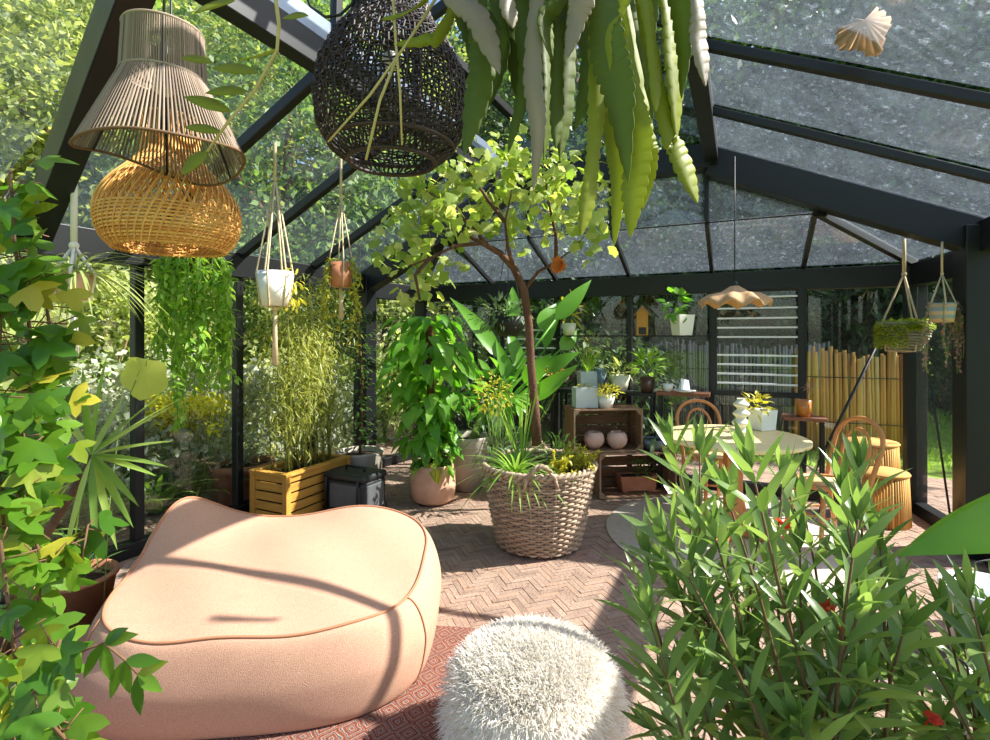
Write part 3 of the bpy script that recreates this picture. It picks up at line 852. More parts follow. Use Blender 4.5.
# box runs along the left wall: local -x = short side, +y = long side
W_, L_, H_ = .36, .70, .40
def slat(name, c, h, mat=M['yellow_wood']):
    m = MB(); m.box(c, h); return bevel(m.build(name, mat, pb, False), .004)
for x in (0, -W_):
    for y in (0, L_):
        slat('corner_post', (x, y, H_ / 2), (.024, .024, H_ / 2))
for k in range(5):
    z = .045 + k * .078
    for x in (0, -W_): slat('slat', (x, L_ / 2, z), (.009, L_ / 2 - .02, .032))
    for y in (0, L_): slat('slat', (-W_ / 2, y, z), (W_ / 2 - .02, .009, .032))
for x in (0, -W_): slat('top_rail', (x, L_ / 2, H_ - .01), (.03, L_ / 2 + .03, .012))
for y in (0, L_): slat('top_rail', (-W_ / 2, y, H_ - .01), (W_ / 2 - .03, .03, .012))
slat('soil', (-W_ / 2, L_ / 2, .18), (W_ / 2 - .02, L_ / 2 - .02, .16), M['soil'])
bb = thing('bamboo_plant', 'tall feathery bamboo growing in the yellow planter box', 'plant', B(0, 0) + pb.location + V((0, 0, .34)), ROT)
lf = MB(); cu = MB()
for i in range(30):
    x, y = -U(.06, .3), U(.08, .62); h = U(1.1, 1.72); lx, ly = U(-.25, .2), U(-.28, .25)
    cu.tube([(x, y, 0), (x + lx * .25, y + ly * .25, h * .5), (x + lx, y + ly, h)], [.006, .005, .001], 6)
    for k in range(170):
        u = U(.10, 1) ** .75; p = V((x + lx * u * u, y + ly * u * u, h * u)) + ball(.17)
        if p.x < -.47: p.x = -.47 + U(0, .2)
        d = (V((U(-1, 1), U(-1, 1), U(-1, .2)))).normalized()
        lf.leaf(p, d, (UP + ball(.6)).normalized(), U(.06, .11), .012, .25, 3, 0)
cu.build('culms', M['leaf_bamboo'], bb); lf.build('foliage', M['leaf_bamboo'], bb)

t = thing('rolling_case', 'black and grey lidded case beside the yellow planter', 'case', (-1.19, 4.47, .012), math.radians(-27))
def cb(name, c, h, mat, bw=.015):
    m = MB(); m.box(c, h); return bevel(m.build(name, mat, t, False), bw, 3)
cb('body', (0, 0, .16), (.215, .15, .13), M['case_black'], .03); cb('lid', (0, 0, .315), (.222, .157, .03), M['case_black'], .025)
cb('front_panel', (.02, -.150, .16), (.16, .008, .10), M['case_grey'], .006)
cb('side_panel', (.215, 0, .16), (.008, .11, .10), M['case_grey'], .006)
for x in (-.17, .17):
    m = MB(); m.tube([(x, -.12, .32), (x, -.165, .30), (x, -.165, .03)], .012, 6); m.build('strap', M['dark_iron'], t)
for x in (-.2, .2):
    for y in (-.12, .12):
        m = MB(); m.lathe([(.001, -.015), (.035, -.015), (.04, 0), (.035, .015), (.001, .015)], n=16)
        o = m.build('wheel', M['dark_iron'], t); o.rotation_euler = (0, PI / 2, 0); o.location = (x, y, .04)
m = MB(); m.tube([(-.1, 0, .34), (-.1, 0, .375), (.1, 0, .375), (.1, 0, .34)], .011, 6); m.build('handle', M['dark_iron'], [c for c in t.children if c.name.startswith('lid')][0])

t = thing('grey_pot_climber', 'round beige clay pot with a thin small-leaved climber behind the black case', 'potted plant', (-1.30, 5.05, .012))
pot(t, [(.001, 0), (.16, 0), (.2, .05), (.215, .36), (.225, .37), (.22, .39), (.195, .385), (.19, .3)], M['grey_clay'], .34, .195)
m = MB(); m.tube([(0, 0, .34), (.02, .02, 1.0), (-.03, .05, 1.75)], .012, 6); m.build('stem', M['stem_brown'], t)
m = MB()
for _ in range(420):
    z = U(.42, 1.75); a = U(0, 2 * PI); r = U(.02, .2) * (1.15 - z * .25)
    m.leaf(V((r * math.cos(a), r * math.sin(a), z)), (V((math.cos(a), math.sin(a), 0)) + ball(.6)).normalized(), UP, .075, .03, .3, 3, 1)
m.build('foliage', M['leaf_dark'], t)

t = thing('banana_plant', 'banana plant with big upright leaves in a tall tapered grey planter', 'potted plant', (-.27, 5.14, .012))
pot(t, [(.001, 0), (.13, 0), (.23, .5), (.235, .52), (.215, .52), (.2, .45)], M['grey_clay'], .46, .2)
base = V((-.22, 5.12, .45))
m = MB(); m.tube([base, base + V((.1, .0, .3))], [.05, .03], 8); m.build('stem', M['stem_green'], t, True, True)
for (mx, my), (ex, ey), w, dy in [((555, 320), (589, 283), .17, .05), ((545, 350), (560, 290), .14, .25), ((540, 330), (556, 305), .2, .1), ((548, 372), (573, 352), .17, -.05), ((520, 372), (512, 330), .16, .1), ((500, 360), (461, 297), .2, .2),
                              ((525, 385), (545, 358), .2, -.1), ((510, 385), (500, 345), .15, .0), ((530, 400), (570, 370), .16, -.15), ((515, 330), (512, 285), .16, .3), ((560, 350), (578, 330), .16, .2), ((480, 380), (455, 355), .16, .0)]:
    p0 = at(mx, my, 5.25 + dy); p1 = at(ex, ey, 5.25 + dy * 2)
    m = MB(); m.tube([base + V((.05, 0, .1)), (base + p0) / 2 + V((0, 0, .05)), p0], [.018, .014, .01], 6)
    m.leaf(p0, p1 - p0, V((U(-.5, .5), -.8, .5)), (p1 - p0).length * 1.25, w, .2, 9, 1, .3)
    m.build('leaf', M['leaf_banana'], t, True, True)
t = thing('ginger_plant', 'broad-leaved green plant low behind the moss pole climber', 'plant', (.08, 4.98, .0))
stems(t, (0, 0, 0), 9, .3, 1.0, .007)
bush(t, (0, .05, .92), .26, 70, .25, .075, M['leaf_broad'], 'foliage', 0, .6, .4, 5)
t = thing('yellow_flowering_plant', 'loose plant with small yellow flowers behind the tall grass', 'plant', (-.02, 4.55, .0))
stems(t, (0, 0, 0), 14, .14, 1.1, .004)
bush(t, (0, 0, 1.0), .17, 170, .05, .03, M['leaf_yellow'], 'blossoms', 1, .6)
bush(t, (0, 0, .55), .2, 70, .14, .03, M['leaf_blue'], 'foliage', 0, .6)
# ------------------------------------------------------------------ wooden crates and what stands on them
def crate(loc, rz, w, d, h, label):
    t = thing('wooden_crate', label, 'crate', loc, rz, 'stacked wooden crates')
    def bx(name, c, hh, mat=M['crate_wood']):
        m = MB(); m.box(c, hh); return bevel(m.build(name, mat, t, False), .003)
    n = 3
    for k in range(n):                       # planks run front to back around the box, open towards the room
        y = -d / 2 + d * (k + .5) / n
        hw = d / n / 2 - .006
        for z in (.008, h - .008): bx('plank', (0, y, z), (w / 2, hw, .008))
        for x in (-w / 2 + .008, w / 2 - .008): bx('plank', (x, y, h / 2), (.008, hw, h / 2 - .016))
    for k in range(4):
        z = h * (k + .5) / 4; bx('back_plank', (0, d / 2 - .006, z), (w / 2 - .016, .006, h / 8 - .006))
    for x in (-1, 1):
        for z in (0, 1):
            m = MB(); X, Z = x * (w / 2 - .016), (.016 if z == 0 else h - .016)
            k = .05 * (1 if z == 0 else -1)
            y0, y1 = -d / 2 + .004, -d / 2 + .024
            m.add([(X, y0, Z), (X - x * .05, y0, Z), (X, y0, Z + k), (X, y1, Z), (X - x * .05, y1, Z), (X, y1, Z + k)], [(0, 1, 2), (3, 5, 4), (0, 3, 4, 1), (1, 4, 5, 2), (2, 5, 3, 0)])
            m.build('corner_block', M['crate_edge'], t, False)
    m = MB()
    for p, q in (((-w / 2, h), (w / 2, h)), ((-w / 2, 0), (w / 2, 0)), ((-w / 2, 0), (-w / 2, h)), ((w / 2, 0), (w / 2, h))):
        dx = .007
        m.box(((p[0] + q[0]) / 2 - (dx if p[0] == q[0] > 0 else -dx if p[0] == q[0] else 0), -d / 2 - .003, (p[1] + q[1]) / 2 + (-dx if p[1] == q[1] > 0 else dx if p[1] == q[1] else 0)), (abs(q[0] - p[0]) / 2 or .007, .004, abs(q[1] - p[1]) / 2 or .007))
    m.build('front_edge', M['crate_edge'], t, False)
    return t
CZ = .012
crate((1.30, 5.02, CZ), math.radians(7), .74, .36, .41, 'lower wooden crate, standing on the floor with a clay trough inside')
crate((1.03, 5.03, CZ + .412), math.radians(7), .66, .34, .40, 'upper wooden crate, holding two round pink pots')
def small_pot(name, label, cat, p, prof, mat, soil=None, group=None, **k):
    t = thing(name, label, cat, p, 0, group)
    pot(t, prof, mat, soil[0] if soil else None, soil[1] if soil else None, 24, **k)
    return t
def onto(px, z, Y): return V(((px - CX) / FPX * Y, Y, z))
zc = CZ + .412 + .018
round_prof = [(.001, 0), (.05, 0), (.085, .04), (.098, .085), (.085, .135), (.06, .155), (.05, .155), (.06, .13)]
for px, lab in ((594, 'left one of two round pink pots in the upper crate'), (617, 'right one of two round pink pots in the upper crate, with a small sprout')):
    t = small_pot('round_pot', lab, 'pot', onto(px, zc, 4.96), round_prof, M['pink_clay'], (.14, .055), 'round pink pots')
    bush(t, (0, 0, .165), .035, 9 if px > 600 else 5, .05, .015, M['leaf_dark'], 'sprout', 0, 1)
t = thing('clay_trough', 'long low clay trough with small plants inside the lower crate', 'potted plant', onto(636, CZ + .032, 5.0), math.radians(7))
def boxpot(t, w, d, h, mat, taper=.88, soilm=True):
    m = MB(); vs = []
    for z, k in ((0, taper), (h, 1.0), (h, .9), (h * .85, .88)):
        for x, y in ((-1, -1), (1, -1), (1, 1), (-1, 1)): vs.append((x * w / 2 * k, y * d / 2 * k, z))
    fs = [(3, 2, 1, 0)]
    for j in range(3):
        for i in range(4): fs.append((j * 4 + i, j * 4 + (i + 1) % 4, j * 4 + 4 + (i + 1) % 4, j * 4 + 4 + i))
    m.add(vs, fs); o = m.build('pot', mat, t, False); bevel(o, .006)
    m = MB(); m.box((0, 0, h * .86), (w * .43, d * .43, .004)); m.build('soil', M['soil'], t, False)
boxpot(t, .36, .17, .14, M['terracotta_dark'])
for x in (-.12, .12):
    m = MB(); m.box((x, 0, -.008), (.02, .06, .008)); m.build('foot', M['terracotta_dark'], t, False)
bush(t, (.06, 0, .17), .1, 60, .06, .03, M['leaf_dark'], 'foliage', 1, .8)
zt = CZ + .412 + .402
t = thing('zinc_planter', 'pale grey-blue rectangular planter on top of the upper crate', 'potted plant', onto(585, zt, 4.98), math.radians(7))
boxpot(t, .22, .15, .19, M['grey_zinc'], .97)
bush(t, (0, 0, .18), .08, 40, .04, .02, M['leaf_yellow'], 'succulents', 1, 1, rz=.3)
t = small_pot('round_succulent_pot', 'white round pot with yellow succulents on top of the upper crate', 'potted plant', onto(606, zt, 4.95), simple_prof(.06, .085, .13), M['white_ceramic'], (.11, .07))
bush(t, (.02, 0, .16), .12, 150, .05, .025, M['leaf_yellow'], 'succulents', 1, .8, rz=.4)
t = small_pot('blue_bowl', 'blue-grey bowl with a green plant on the lower crate', 'potted plant', onto(654, CZ + .414, 4.98), [(.001, 0), (.07, 0), (.115, .06), (.12, .1), (.11, .1), (.1, .08)], M['blue_clay'], (.085, .1))
bush(t, (0, 0, .15), .12, 36, .15, .045, M['leaf_blue'], 'foliage', 0, .9, .3, 4)

# ------------------------------------------------------------------ shelves at the back
def slabtable(name, label, p, w, d, h, mat, rz, th=.018, leg=.014):
    t = thing(name, label, 'shelf', p, rz)
    m = MB(); m.box((0, 0, h), (w / 2, d / 2, th)); bevel(m.build('shelf_board', mat, t, False), .004)
    for x in (-1, 1):
        for y in (-1, 1):
            m = MB(); m.box((x * (w / 2 - .03), y * (d / 2 - .03), h / 2), (leg, leg, h / 2 - th)); m.build('leg', M['black_metal'], t, False)
    return t
slabtable('black_plant_table', 'narrow black plant table at the back window behind the crates', B(-1.24, 5.39), .98, .24, .925, M['black_metal'], ROT)
slabtable('red_wood_shelf', 'reddish wooden shelf carrying white crockery left of the shutter', B(-.495, 5.36), .48, .2, .945, M['board'], ROT)
def at_t(px, tt, z):
    k = (px - CX) / FPX; return B(tt * (k * CA - SA) / (CA + k * SA), tt, z)
slabtable('black_side_table', 'low black table behind the banana leaves with an orange flowering pot', (.40, 5.62, 0), .55, .26, .97, M['black_metal'], math.radians(-22))
zs = .95
t = thing('square_zinc_pot', 'square pale grey pot with papyrus-like grass on the black plant table', 'potted plant', at_t(588, 5.34, .945), .1)
boxpot(t, .2, .16, .19, M['grey_zinc'], .95)
strap_clump(t, (0, 0, .17), 26, .34, .014, M['leaf_trail'], 'grass', .2, .35)
bush(t, (.02, 0, .46), .1, 60, .11, .008, M['leaf_yellow'], 'flower_heads', 0, .5)
t = small_pot('tall_grey_pot', 'slim grey-blue pot on the black plant table next to the square pot', 'pot', at_t(601.5, 5.34, .945), simple_prof(.04, .05, .22), M['blue_clay'], (.19, .036))
bush(t, (0, 0, .23), .05, 16, .07, .02, M['leaf_blue'], 'foliage', 1, .8)
t = small_pot('cream_pot', 'cream tapered pot with a spreading green plant on the black plant table', 'potted plant', at_t(620, 5.34, .945), simple_prof(.065, .1, .16), M['cream_ceramic'], (.14, .08))
bush(t, (0, 0, .2), .14, 60, .1, .04, M['leaf_spider'], 'foliage', 1, .7, .3, 4, rz=.5)
t = small_pot('glass_jar', 'small clear glass jar between the cream and brown pots', 'jar', at_t(635, 5.34, .945), [(.001, 0), (.045, 0), (.045, .09), (.03, .12), (.03, .14), (.026, .14), (.026, .11), (.04, .085)], M['clear'])
t = small_pot('brown_pot', 'dark brown pot with upright light green leaves on the black plant table', 'potted plant', at_t(647, 5.34, .945), simple_prof(.055, .07, .15), M['brown_clay'], (.13, .055))
bush(t, (0, 0, .26), .13, 56, .13, .045, M['leaf_trail'], 'foliage', 1, 1.2, .3, 4)
t = small_pot('clear_globe', 'clear glass globe beside the brown pot', 'ornament', at_t(658, 5.34, .945), [(.02, 0), (.055, .03), (.07, .075), (.05, .125), (.03, .14), (.026, .14), (.045, .122), (.064, .075)], M['clear'])
t = small_pot('white_cup', 'small white cup on the reddish shelf', 'cup', at_t(668, 5.33, .965), [(.001, 0), (.04, 0), (.05, .07), (.046, .07), (.038, .01)], M['white_ceramic'])
m = MB(); m.tube([(.048, 0, .055), (.075, 0, .05), (.075, 0, .025), (.045, 0, .015)], .006, 6); m.build('handle', M['white_ceramic'], t)
small_pot('white_plate', 'white plate on the reddish shelf under a folded napkin', 'plate', at_t(685, 5.32, .965), [(.001, 0), (.06, 0), (.10, .012), (.1, .018), (.06, .008), (.001, .006)], M['white_ceramic'])
m = MB(); m.add([(-.04, -.04, 0), (.045, -.04, 0), (.045, .04, 0), (-.04, .04, 0), (-.03, 0, .11), (.05, .01, .09)], [(3, 2, 1, 0), (0, 1, 5, 4), (1, 2, 5), (2, 3, 4, 5), (3, 0, 4)])
o = m.build('folded_napkin', M['white_paint'], None, False); o.location = at_t(684, 5.32, .985); tag(o, 'folded white napkin standing on the white plate', 'napkin')
t = small_pot('orange_flower_pot', 'low dark pot of orange-red flowers on the low black table', 'potted plant', onto(556, .99, 5.62), simple_prof(.1, .14, .09), M['brown_clay'], (.07, .1))
bush(t, (.02, 0, .12), .11, 36, .035, .025, M['flower_red'], 'flowers', 1, .9, rz=.5); bush(t, (-.05, 0, .1), .13, 60, .07, .03, M['leaf_yellow'], 'foliage', 1, .7, rz=.5)

# upper glass shelf with black brackets
s0, s1 = B(-1.78, 5.43, 1.50), B(-.27, 5.43, 1.50)
t = thing('glass_wall_shelf', 'thin glass shelf with black edge across the back window', 'shelf', (s0 + s1) / 2)
m = MB(); m.bar(s0, s1, .15, .008); m.build('glass_board', M['clear'], t, False, True)
m = MB(); m.bar(s0 + B(0, -.075), s1 + B(0, -.075), .008, .014); m.build('front_rail', M['black_metal'], t, False, True)
for a in (-1.78, -1.05, -.27):
    m = MB(); m.bar(B(a, 5.355, 1.488), B(a, 5.575, 1.488), .018, .014); m.build('bracket', M['black_metal'], t, False, True)
def shelf_at(px, dz=.006):
    k = (px - CX) / FPX; tt = 5.40
    a = tt * (k * CA - SA) / (CA + k * SA)
    return B(a, tt, 1.5 + dz)
t = small_pot('hanging_cream_pot', 'small cream pot with an upright plant at the left of the glass shelf', 'potted plant', shelf_at(569), simple_prof(.055, .075, .13), M['cream_ceramic'], (.11, .06))
bush(t, (0, 0, .26), .1, 24, .16, .035, M['leaf_yellow'], 'foliage', 0, 1.2, .3, 4)
t = thing('birdhouse', 'little wooden birdhouse with pitched roof on the glass shelf', 'birdhouse', shelf_at(642), -.2)
m = MB(); m.box((0, 0, .11), (.055, .05, .11)); m.add([(-.055, -.05, .22), (.055, -.05, .22), (0, -.05, .285), (-.055, .05, .22), (.055, .05, .22), (0, .05, .285)], [(0, 1, 2), (3, 5, 4), (0, 2, 5, 3), (1, 4, 5, 2)])
m.build('body', M['yellow_wood'], t, False)
for s in (-1, 1):
    m = MB(); m.bar((0, -.07, .295), (s * .085, -.07, .205), .01, .01); m = MB()
    m.add([(0, -.075, .300), (s * .08, -.075, .205), (s * .08, .06, .205), (0, .06, .300), (0, -.075, .286), (s * .08, -.075, .192), (s * .08, .06, .192), (0, .06, .286)], [(0, 1, 2, 3), (7, 6, 5, 4), (0, 4, 5, 1), (1, 5, 6, 2), (2, 6, 7, 3), (3, 7, 4, 0)])
    m.build('roof', M['crate_edge'], t, False)
m = MB(); m.lathe([(.001, 0), (.024, 0), (.024, .004)], n=18); o = m.build('entrance_hole', M['dark_iron'], t); o.rotation_euler = (PI / 2, 0, 0); o.location = (0, -.049, .2)
m = MB(); m.box((0, -.053, .045), (.035, .005, .035)); m.build('lower_opening', M['dark_iron'], t, False)
t = thing('tall_white_pot', 'tall white square pot with a round-leaved plant on the glass shelf', 'potted plant', shelf_at(682), .3)
boxpot(t, .18, .16, .2, M['white_ceramic'], .78)
bush(t, (-.05, 0, .3), .14, 36, .11, .09, M['leaf_broad'], 'foliage', 1, .6, .2, 4)

# slatted shutters
def shutter(label, a0, a1, z0, z1, zs_):
    t = thing('slatted_shutter', label, 'shutter', B((a0 + a1) / 2, 5.52, z0), ROT, 'slatted shutters')
    w = (a1 - a0) / 2
    def bx(name, c, h, mat):
        m = MB(); m.box(c, h); return m.build(name, mat, t, False)
    for s in (-1, 1): bx('stile', (s * (w - .025), 0, (z1 - z0) / 2), (.025, .02, (z1 - z0) / 2), M['black_metal'])
    for z in (.025, z1 - z0 - .02): bx('rail', (0, 0, z), (w - .05, .02, .025), M['black_metal'])
    for z in zs_: bx('slat', (0, -.005, z - z0), (w - .052, .012, .008), M['white_paint'])
def z_row(y, Yd): return EYE - (y - HY) / FPX * Yd
shutter('large black framed shutter with white slats behind the dining table', -.25, .53, .93, 1.98, [z_row(y, 4.93) for y in (297, 308, 318, 327.5, 337, 355.5, 365, 374.5, 384)])
shutter('black framed shutter with white slats behind the banana leaves', -2.5, -1.78, 1.0, 1.75, [z_row(y, 5.85) for y in (330, 339, 348, 357, 366)])

# ------------------------------------------------------------------ dining corner
TX, TY = 1.79, 3.95
tb_ = thing('dining_table', 'round pale wooden dining table with orange wooden legs', 'table', (TX, TY, .01))
m = MB(); m.lathe([(.001, .705), (.49, .705), (.515, .715), (.515, .735), (.505, .74), (.001, .74)], n=72); m.build('tabletop', M['table_wood'], tb_)
m = MB(); m.box((0, 0, .37), (.06, .045, .335)); bevel(m.build('pedestal', M['orange_wood'], tb_, False), .012)
for k in range(2):
    a = math.radians(50) + k * PI / 2; c, s_ = math.cos(a), math.sin(a)
    m = MB(); m.bar((-c * .34, -s_ * .34, .025), (c * .34, s_ * .34, .025), .07, .05 - .008 * k); bevel(m.build('foot', M['orange_wood'], tb_, False), .01)
    m = MB(); m.bar((-c * .30, -s_ * .30, .685), (c * .30, s_ * .30, .685), .06, .04 - .006 * k); bevel(m.build('top_rail', M['orange_wood'], tb_, False), .006)
TT = .752
vz = thing('wavy_vase', 'cream vase of stacked wavy rings on the dining table', 'vase', (1.81, 3.86, TT))
prof = [(.001, 0), (.054, 0)]
for k in range(0, 61):
    u = k / 60; r = (.056 - .016 * u) + .013 * math.cos(u * 2 * PI * 4.2 + 2.6) * (1 if u > .12 else 0)
    prof.append((r, .004 + .285 * u))
prof += [(.027, .287), (.023, .22)]
m = MB(); m.lathe(prof, n=36, rfun=lambda a, r, z: (r * (1 + .05 * math.sin(a + z * 40)), z)); m.build('body', M['cream_ceramic'], vz)
t = thing('white_table_pot', 'white square pot with a yellow-green plant at the back of the dining table', 'potted plant', (2.14, 4.20, TT), .3)
boxpot(t, .16, .15, .16, M['white_paint'], .86)
bush(t, (-.05, 0, .19), .09, 50, .08, .045, M['leaf_yellow'], 'foliage', 1, .7)

def make_chair(loc, rz, label):
    """bentwood chair, faces local +y; backrest at local -y"""
    t = thing('bentwood_chair', label, 'chair', loc, rz, 'bentwood dining chairs')
    W = M['orange_wood']
    m = MB(); m.lathe([(.165, .435), (.205, .437), (.212, .452), (.205, .467), (.168, .469), (.165, .435)], n=40); m.build('seat_ring', W, t)
    m = MB(); m.lathe([(.001, .450), (.168, .452), (.168, .46), (.001, .462)], n=36); m.build('seat', M['cane'], t)
    for x in (-1, 1):
        m = MB(); m.tube([(x * .14, .13, .44), (x * .15, .15, .22), (x * .18, .19, 0)], [.017, .016, .012], 8); m.build('front_leg', W, t)
    pts = []                                # rear legs and outer bow in one bent rod
    for i in range(33):
        u = i / 32; th = PI * (1 - u)
        x = .205 * math.cos(th); z = .70 + .20 * math.sin(th) ** .8; y = -.17 - .24 * (z - .45)
        pts.append(V((x, y - .02, z)))
    left = [V((-.18, -.24, 0)), V((-.175, -.20, .25)), V((-.185, -.175, .46)), V((-.198, -.215, .6))]
    right = [V((-p.x, p.y, p.z)) for p in left[::-1]]
    m = MB(); m.tube(left + pts + right, .0155, 8); m.build('back_bow', W, t)
    pts = []
    for i in range(25):
        u = i / 24; th = PI * (1 - u)
        z = .66 + .165 * math.sin(th) ** .85
        pts.append(V((.115 * math.cos(th), -.185 - .24 * (z - .45), z)))
    m = MB(); m.tube([V((-.085, -.17, .46)), V((-.105, -.215, .58))] + pts + [V((.105, -.215, .58)), V((.085, -.17, .46))], .011, 8); m.build('inner_bow', W, t)
    m = MB(); m.tube([V((.155 * math.cos(2 * PI * i / 32), .155 * math.sin(2 * PI * i / 32) - .01, .24)) for i in range(32)], .009, 6, True); m.build('leg_hoop', W, t)
    return t
make_chair((1.88, 4.52, .01), PI + .12, 'orange bentwood chair behind the dining table, facing the room')
make_chair((2.34, 3.72, .01), math.radians(98), 'orange bentwood chair right of the dining table, seen from behind')

t = thing('pendant_lamp', 'scalloped rattan pendant lamp hanging over the dining table', 'lamp', (1.79, 3.92, 1.72))
prof = [(.012, .155), (.03, .153), (.10, .106), (.17, .09), (.225, .048), (.25, .02)]
def scallop(a, r, z):
    k = max(0, (r - .06) / .19)
    return (r * (1 + .045 * k * math.cos(9 * a)), z + .022 * k * k * math.cos(9 * a))
M['shade_rattan'] = plain('shade_rattan', '#c9a27a', .8, 0, .2, '#b58e68', 40, .3, 120)
m = MB(); m.lathe(prof + [(r - .006, z - .006) for r, z in prof[::-1]], n=108, rfun=scallop); m.build('shade', M['shade_rattan'], t)
m = MB(); m.tube([(0, 0, .15), (0, 0, 1.12)], .004, 6); m.build('cord', M['dark_iron'], t)
m = MB(); m.lathe([(.001, .10), (.02, .10), (.022, .18), (.01, .19)], n=14); m.build('lamp_holder', M['dark_iron'], t)

t = thing('small_wall_table', 'narrow brown side table with black legs carrying an amber glass', 'side table', (2.60, 4.42, .01), ROT)
m = MB(); m.box((0, 0, .80), (.16, .1, .014)); bevel(m.build('shelf_board', M['board'], t, False), .004)
for x in (-.13, .13):
    for y in (-.07, .07):
        m = MB(); m.box((x, y, .39), (.011, .011, .395)); m.build('leg', M['black_metal'], t, False)
t = thing('amber_glass', 'amber glass tumbler with a dried flower on the narrow side table', 'glass', (2.59, 4.40, .826))
pot(t, [(.001, 0), (.055, 0), (.058, .14), (.052, .14), (.05, .01)], M['amber_glass'])
m = MB(); m.tube([(0, 0, .02), (.03, 0, .18), (.04, 0, .24)], .003, 4); m.build('dried_stem', M['stem_brown'], t)
bush(t, (.045, 0, .25), .02, 26, .06, .008, M['leaf_pink'], 'dried_flower', 0, .5)
def pole(label, p, q, r):
    t = thing('black_pole', label, 'pole', p, 0, 'black rods'); m = MB(); m.tube([p, q], r, 8); m.build('rod', M['dark_iron'], t, True, True)
    m = MB(); m.sphere(p, r * 1.5, 10, 6); m.build('end_cap', M['dark_iron'], t, True, True)
p = at(815, 470, 4.35); q = at(890, 318, 4.35)
g = p - (q - p) * ((p.z - .02) / (q.z - p.z))
pole('slanting black rod leaning behind the right bentwood chair', g, q, .012)
pole('thin black rod standing at the right rear corner below the trailing pink plant', at(951, 522, 3.75) * 1.0, at(931, 385, 3.62), .007)

# ------------------------------------------------------------------ hanging plants
def hanger(name, label, cat, p, top, n, R, h, mat, r=.006, knot=.0, group=None):
    """pot base p, cords meet at knot above pot and run to top"""
    t = thing(name, label, cat, p, 0, group)
    p, top = V(p), V(top)
    k = V((top.x, top.y, top.z - knot)) if knot else p.lerp(top, .78)
    for i in range(n):
        a = 2 * PI * i / n + .5
        m = MB(); m.tube([p + V((0, 0, -.005)), p + V((math.cos(a) * R * .8, math.sin(a) * R * .8, .0)), p + V((math.cos(a) * R, math.sin(a) * R, h)), k], r, 5)
        m.build('cord', mat, t, True, True)
    m = MB(); m.tube([k, top], r * 1.8, 6); m.build('top_cord', mat, t, True, True)
    m = MB(); m.sphere(k, r * 2.6, 10, 6); m.build('knot', mat, t, True, True)
    return t
def roof_top(x, y, drop=.0):
    a, tt = toB((x, y)); return V((x, y, roof_z(a) - drop))
# macrame white pot
p = at(275, 306, 3.3)
t = hanger('macrame_planter', 'white pot in a beige macrame hanger with a long tassel', 'hanging plant', p, roof_top(p.x, p.y, .02), 6, .108, .2, M['rope'], .006, .0)
pot(t, simple_prof(.078, .108, .215), M['white_ceramic'], .17, .09)
m = MB(); m.tube([(0, 0, 0), (0, 0, -.1), (0, 0, -.37)], [.014, .012, .02], 10); m.build('tassel', M['rope'], t)
m = MB(); m.sphere((0, 0, -.015), .02, 10, 6); m.build('base_knot', M['rope'], t)
bush(t, (.1, .02, .12), .07, 60, .06, .02, M['leaf_yellow'], 'foliage', 0, -.6, rz=2)
# spider plant
p = at(74, 300, 2.8)
t = hanger('macrame_spider_plant', 'spider plant in a white macrame hanger in front of the left wall', 'hanging plant', p, roof_top(p.x, p.y, .02), 4, .09, .14, M['white_rope'], .009, .45)
pot(t, simple_prof(.06, .085, .14), M['terracotta'], .12, .07)
strap_clump(t, (0, 0, .12), 110, .40, .013, M['leaf_spider'], 'foliage', 1.2, 2.2, 8)
m = MB(); m.tube([(0, 0, 0), (0, 0, -.3)], [.015, .022], 8); m.build('tassel', M['white_rope'], t)
# small terracotta trailing
p = at(341, 287, 3.7)
t = hanger('hanging_clay_pot', 'small hanging clay pot with trailing yellow-green strands by the far left post', 'hanging plant', p, roof_top(p.x, p.y, .02), 4, .085, .16, M['rope'], .005, .3)
pot(t, simple_prof(.07, .085, .17), M['terracotta_dark'], .14, .07)
def trails(t, c, R, n, H, L, W, mat, name='trailing_foliage', spread=.06, per=26, kind=1):
    m = MB(); st = MB(); c = V(c)
    for i in range(n):
        a = U(0, 2 * PI); h = H * U(.45, 1.05); q = c + V((math.cos(a) * R, math.sin(a) * R, 0)); pts = [c, q + V((0, 0, .03))]
        for k in range(1, 6): pts.append(q + V((math.cos(a) * spread * U(.2, 1), math.sin(a) * spread * U(.2, 1), -h * k / 5)))
        st.tube(pts, .0025, 4)
        nn = max(6, int(per * h / H))
        for k in range(nn):
            u = 1 + (len(pts) - 2) * k / nn; i0 = min(int(u), len(pts) - 2); pp = pts[i0].lerp(pts[i0 + 1], u - i0)
            m.leaf(pp, (ball(1) + V((0, 0, -.4))).normalized(), (UP + ball(.6)).normalized(), L * U(.7, 1.2), W, .25, 3, kind)
    st.build('stem', M['stem_green'], t); return m.build(name, mat, t)
trails(t, (0, 0, .16), .08, 14, .62, .05, .02, M['leaf_yellow'], per=40)
m = MB(); m.tube([(0, 0, 0), (0, 0, -.22)], [.012, .02], 8); m.build('tassel', M['rope'], t)
# long trailing curtain plant
p = at(196, 268, 3.75); p.z = 2.0
t = hanger('trailing_basket_plant', 'long curtain of trailing green strands hanging inside the left wall behind the honey lampshade', 'hanging plant', p, roof_top(p.x, p.y, .02), 4, .12, .13, M['rope'], .005)
pot(t, simple_prof(.09, .12, .13), M['brown_clay'], .11, .1)
trails(t, (0, 0, .1), .16, 34, 1.0, .085, .032, M['leaf_trail'], spread=.1, per=52)
trails(t, (.02, 0, .1), .10, 12, 1.22, .085, .032, M['leaf_trail'], 'long_strands', spread=.06, per=60)
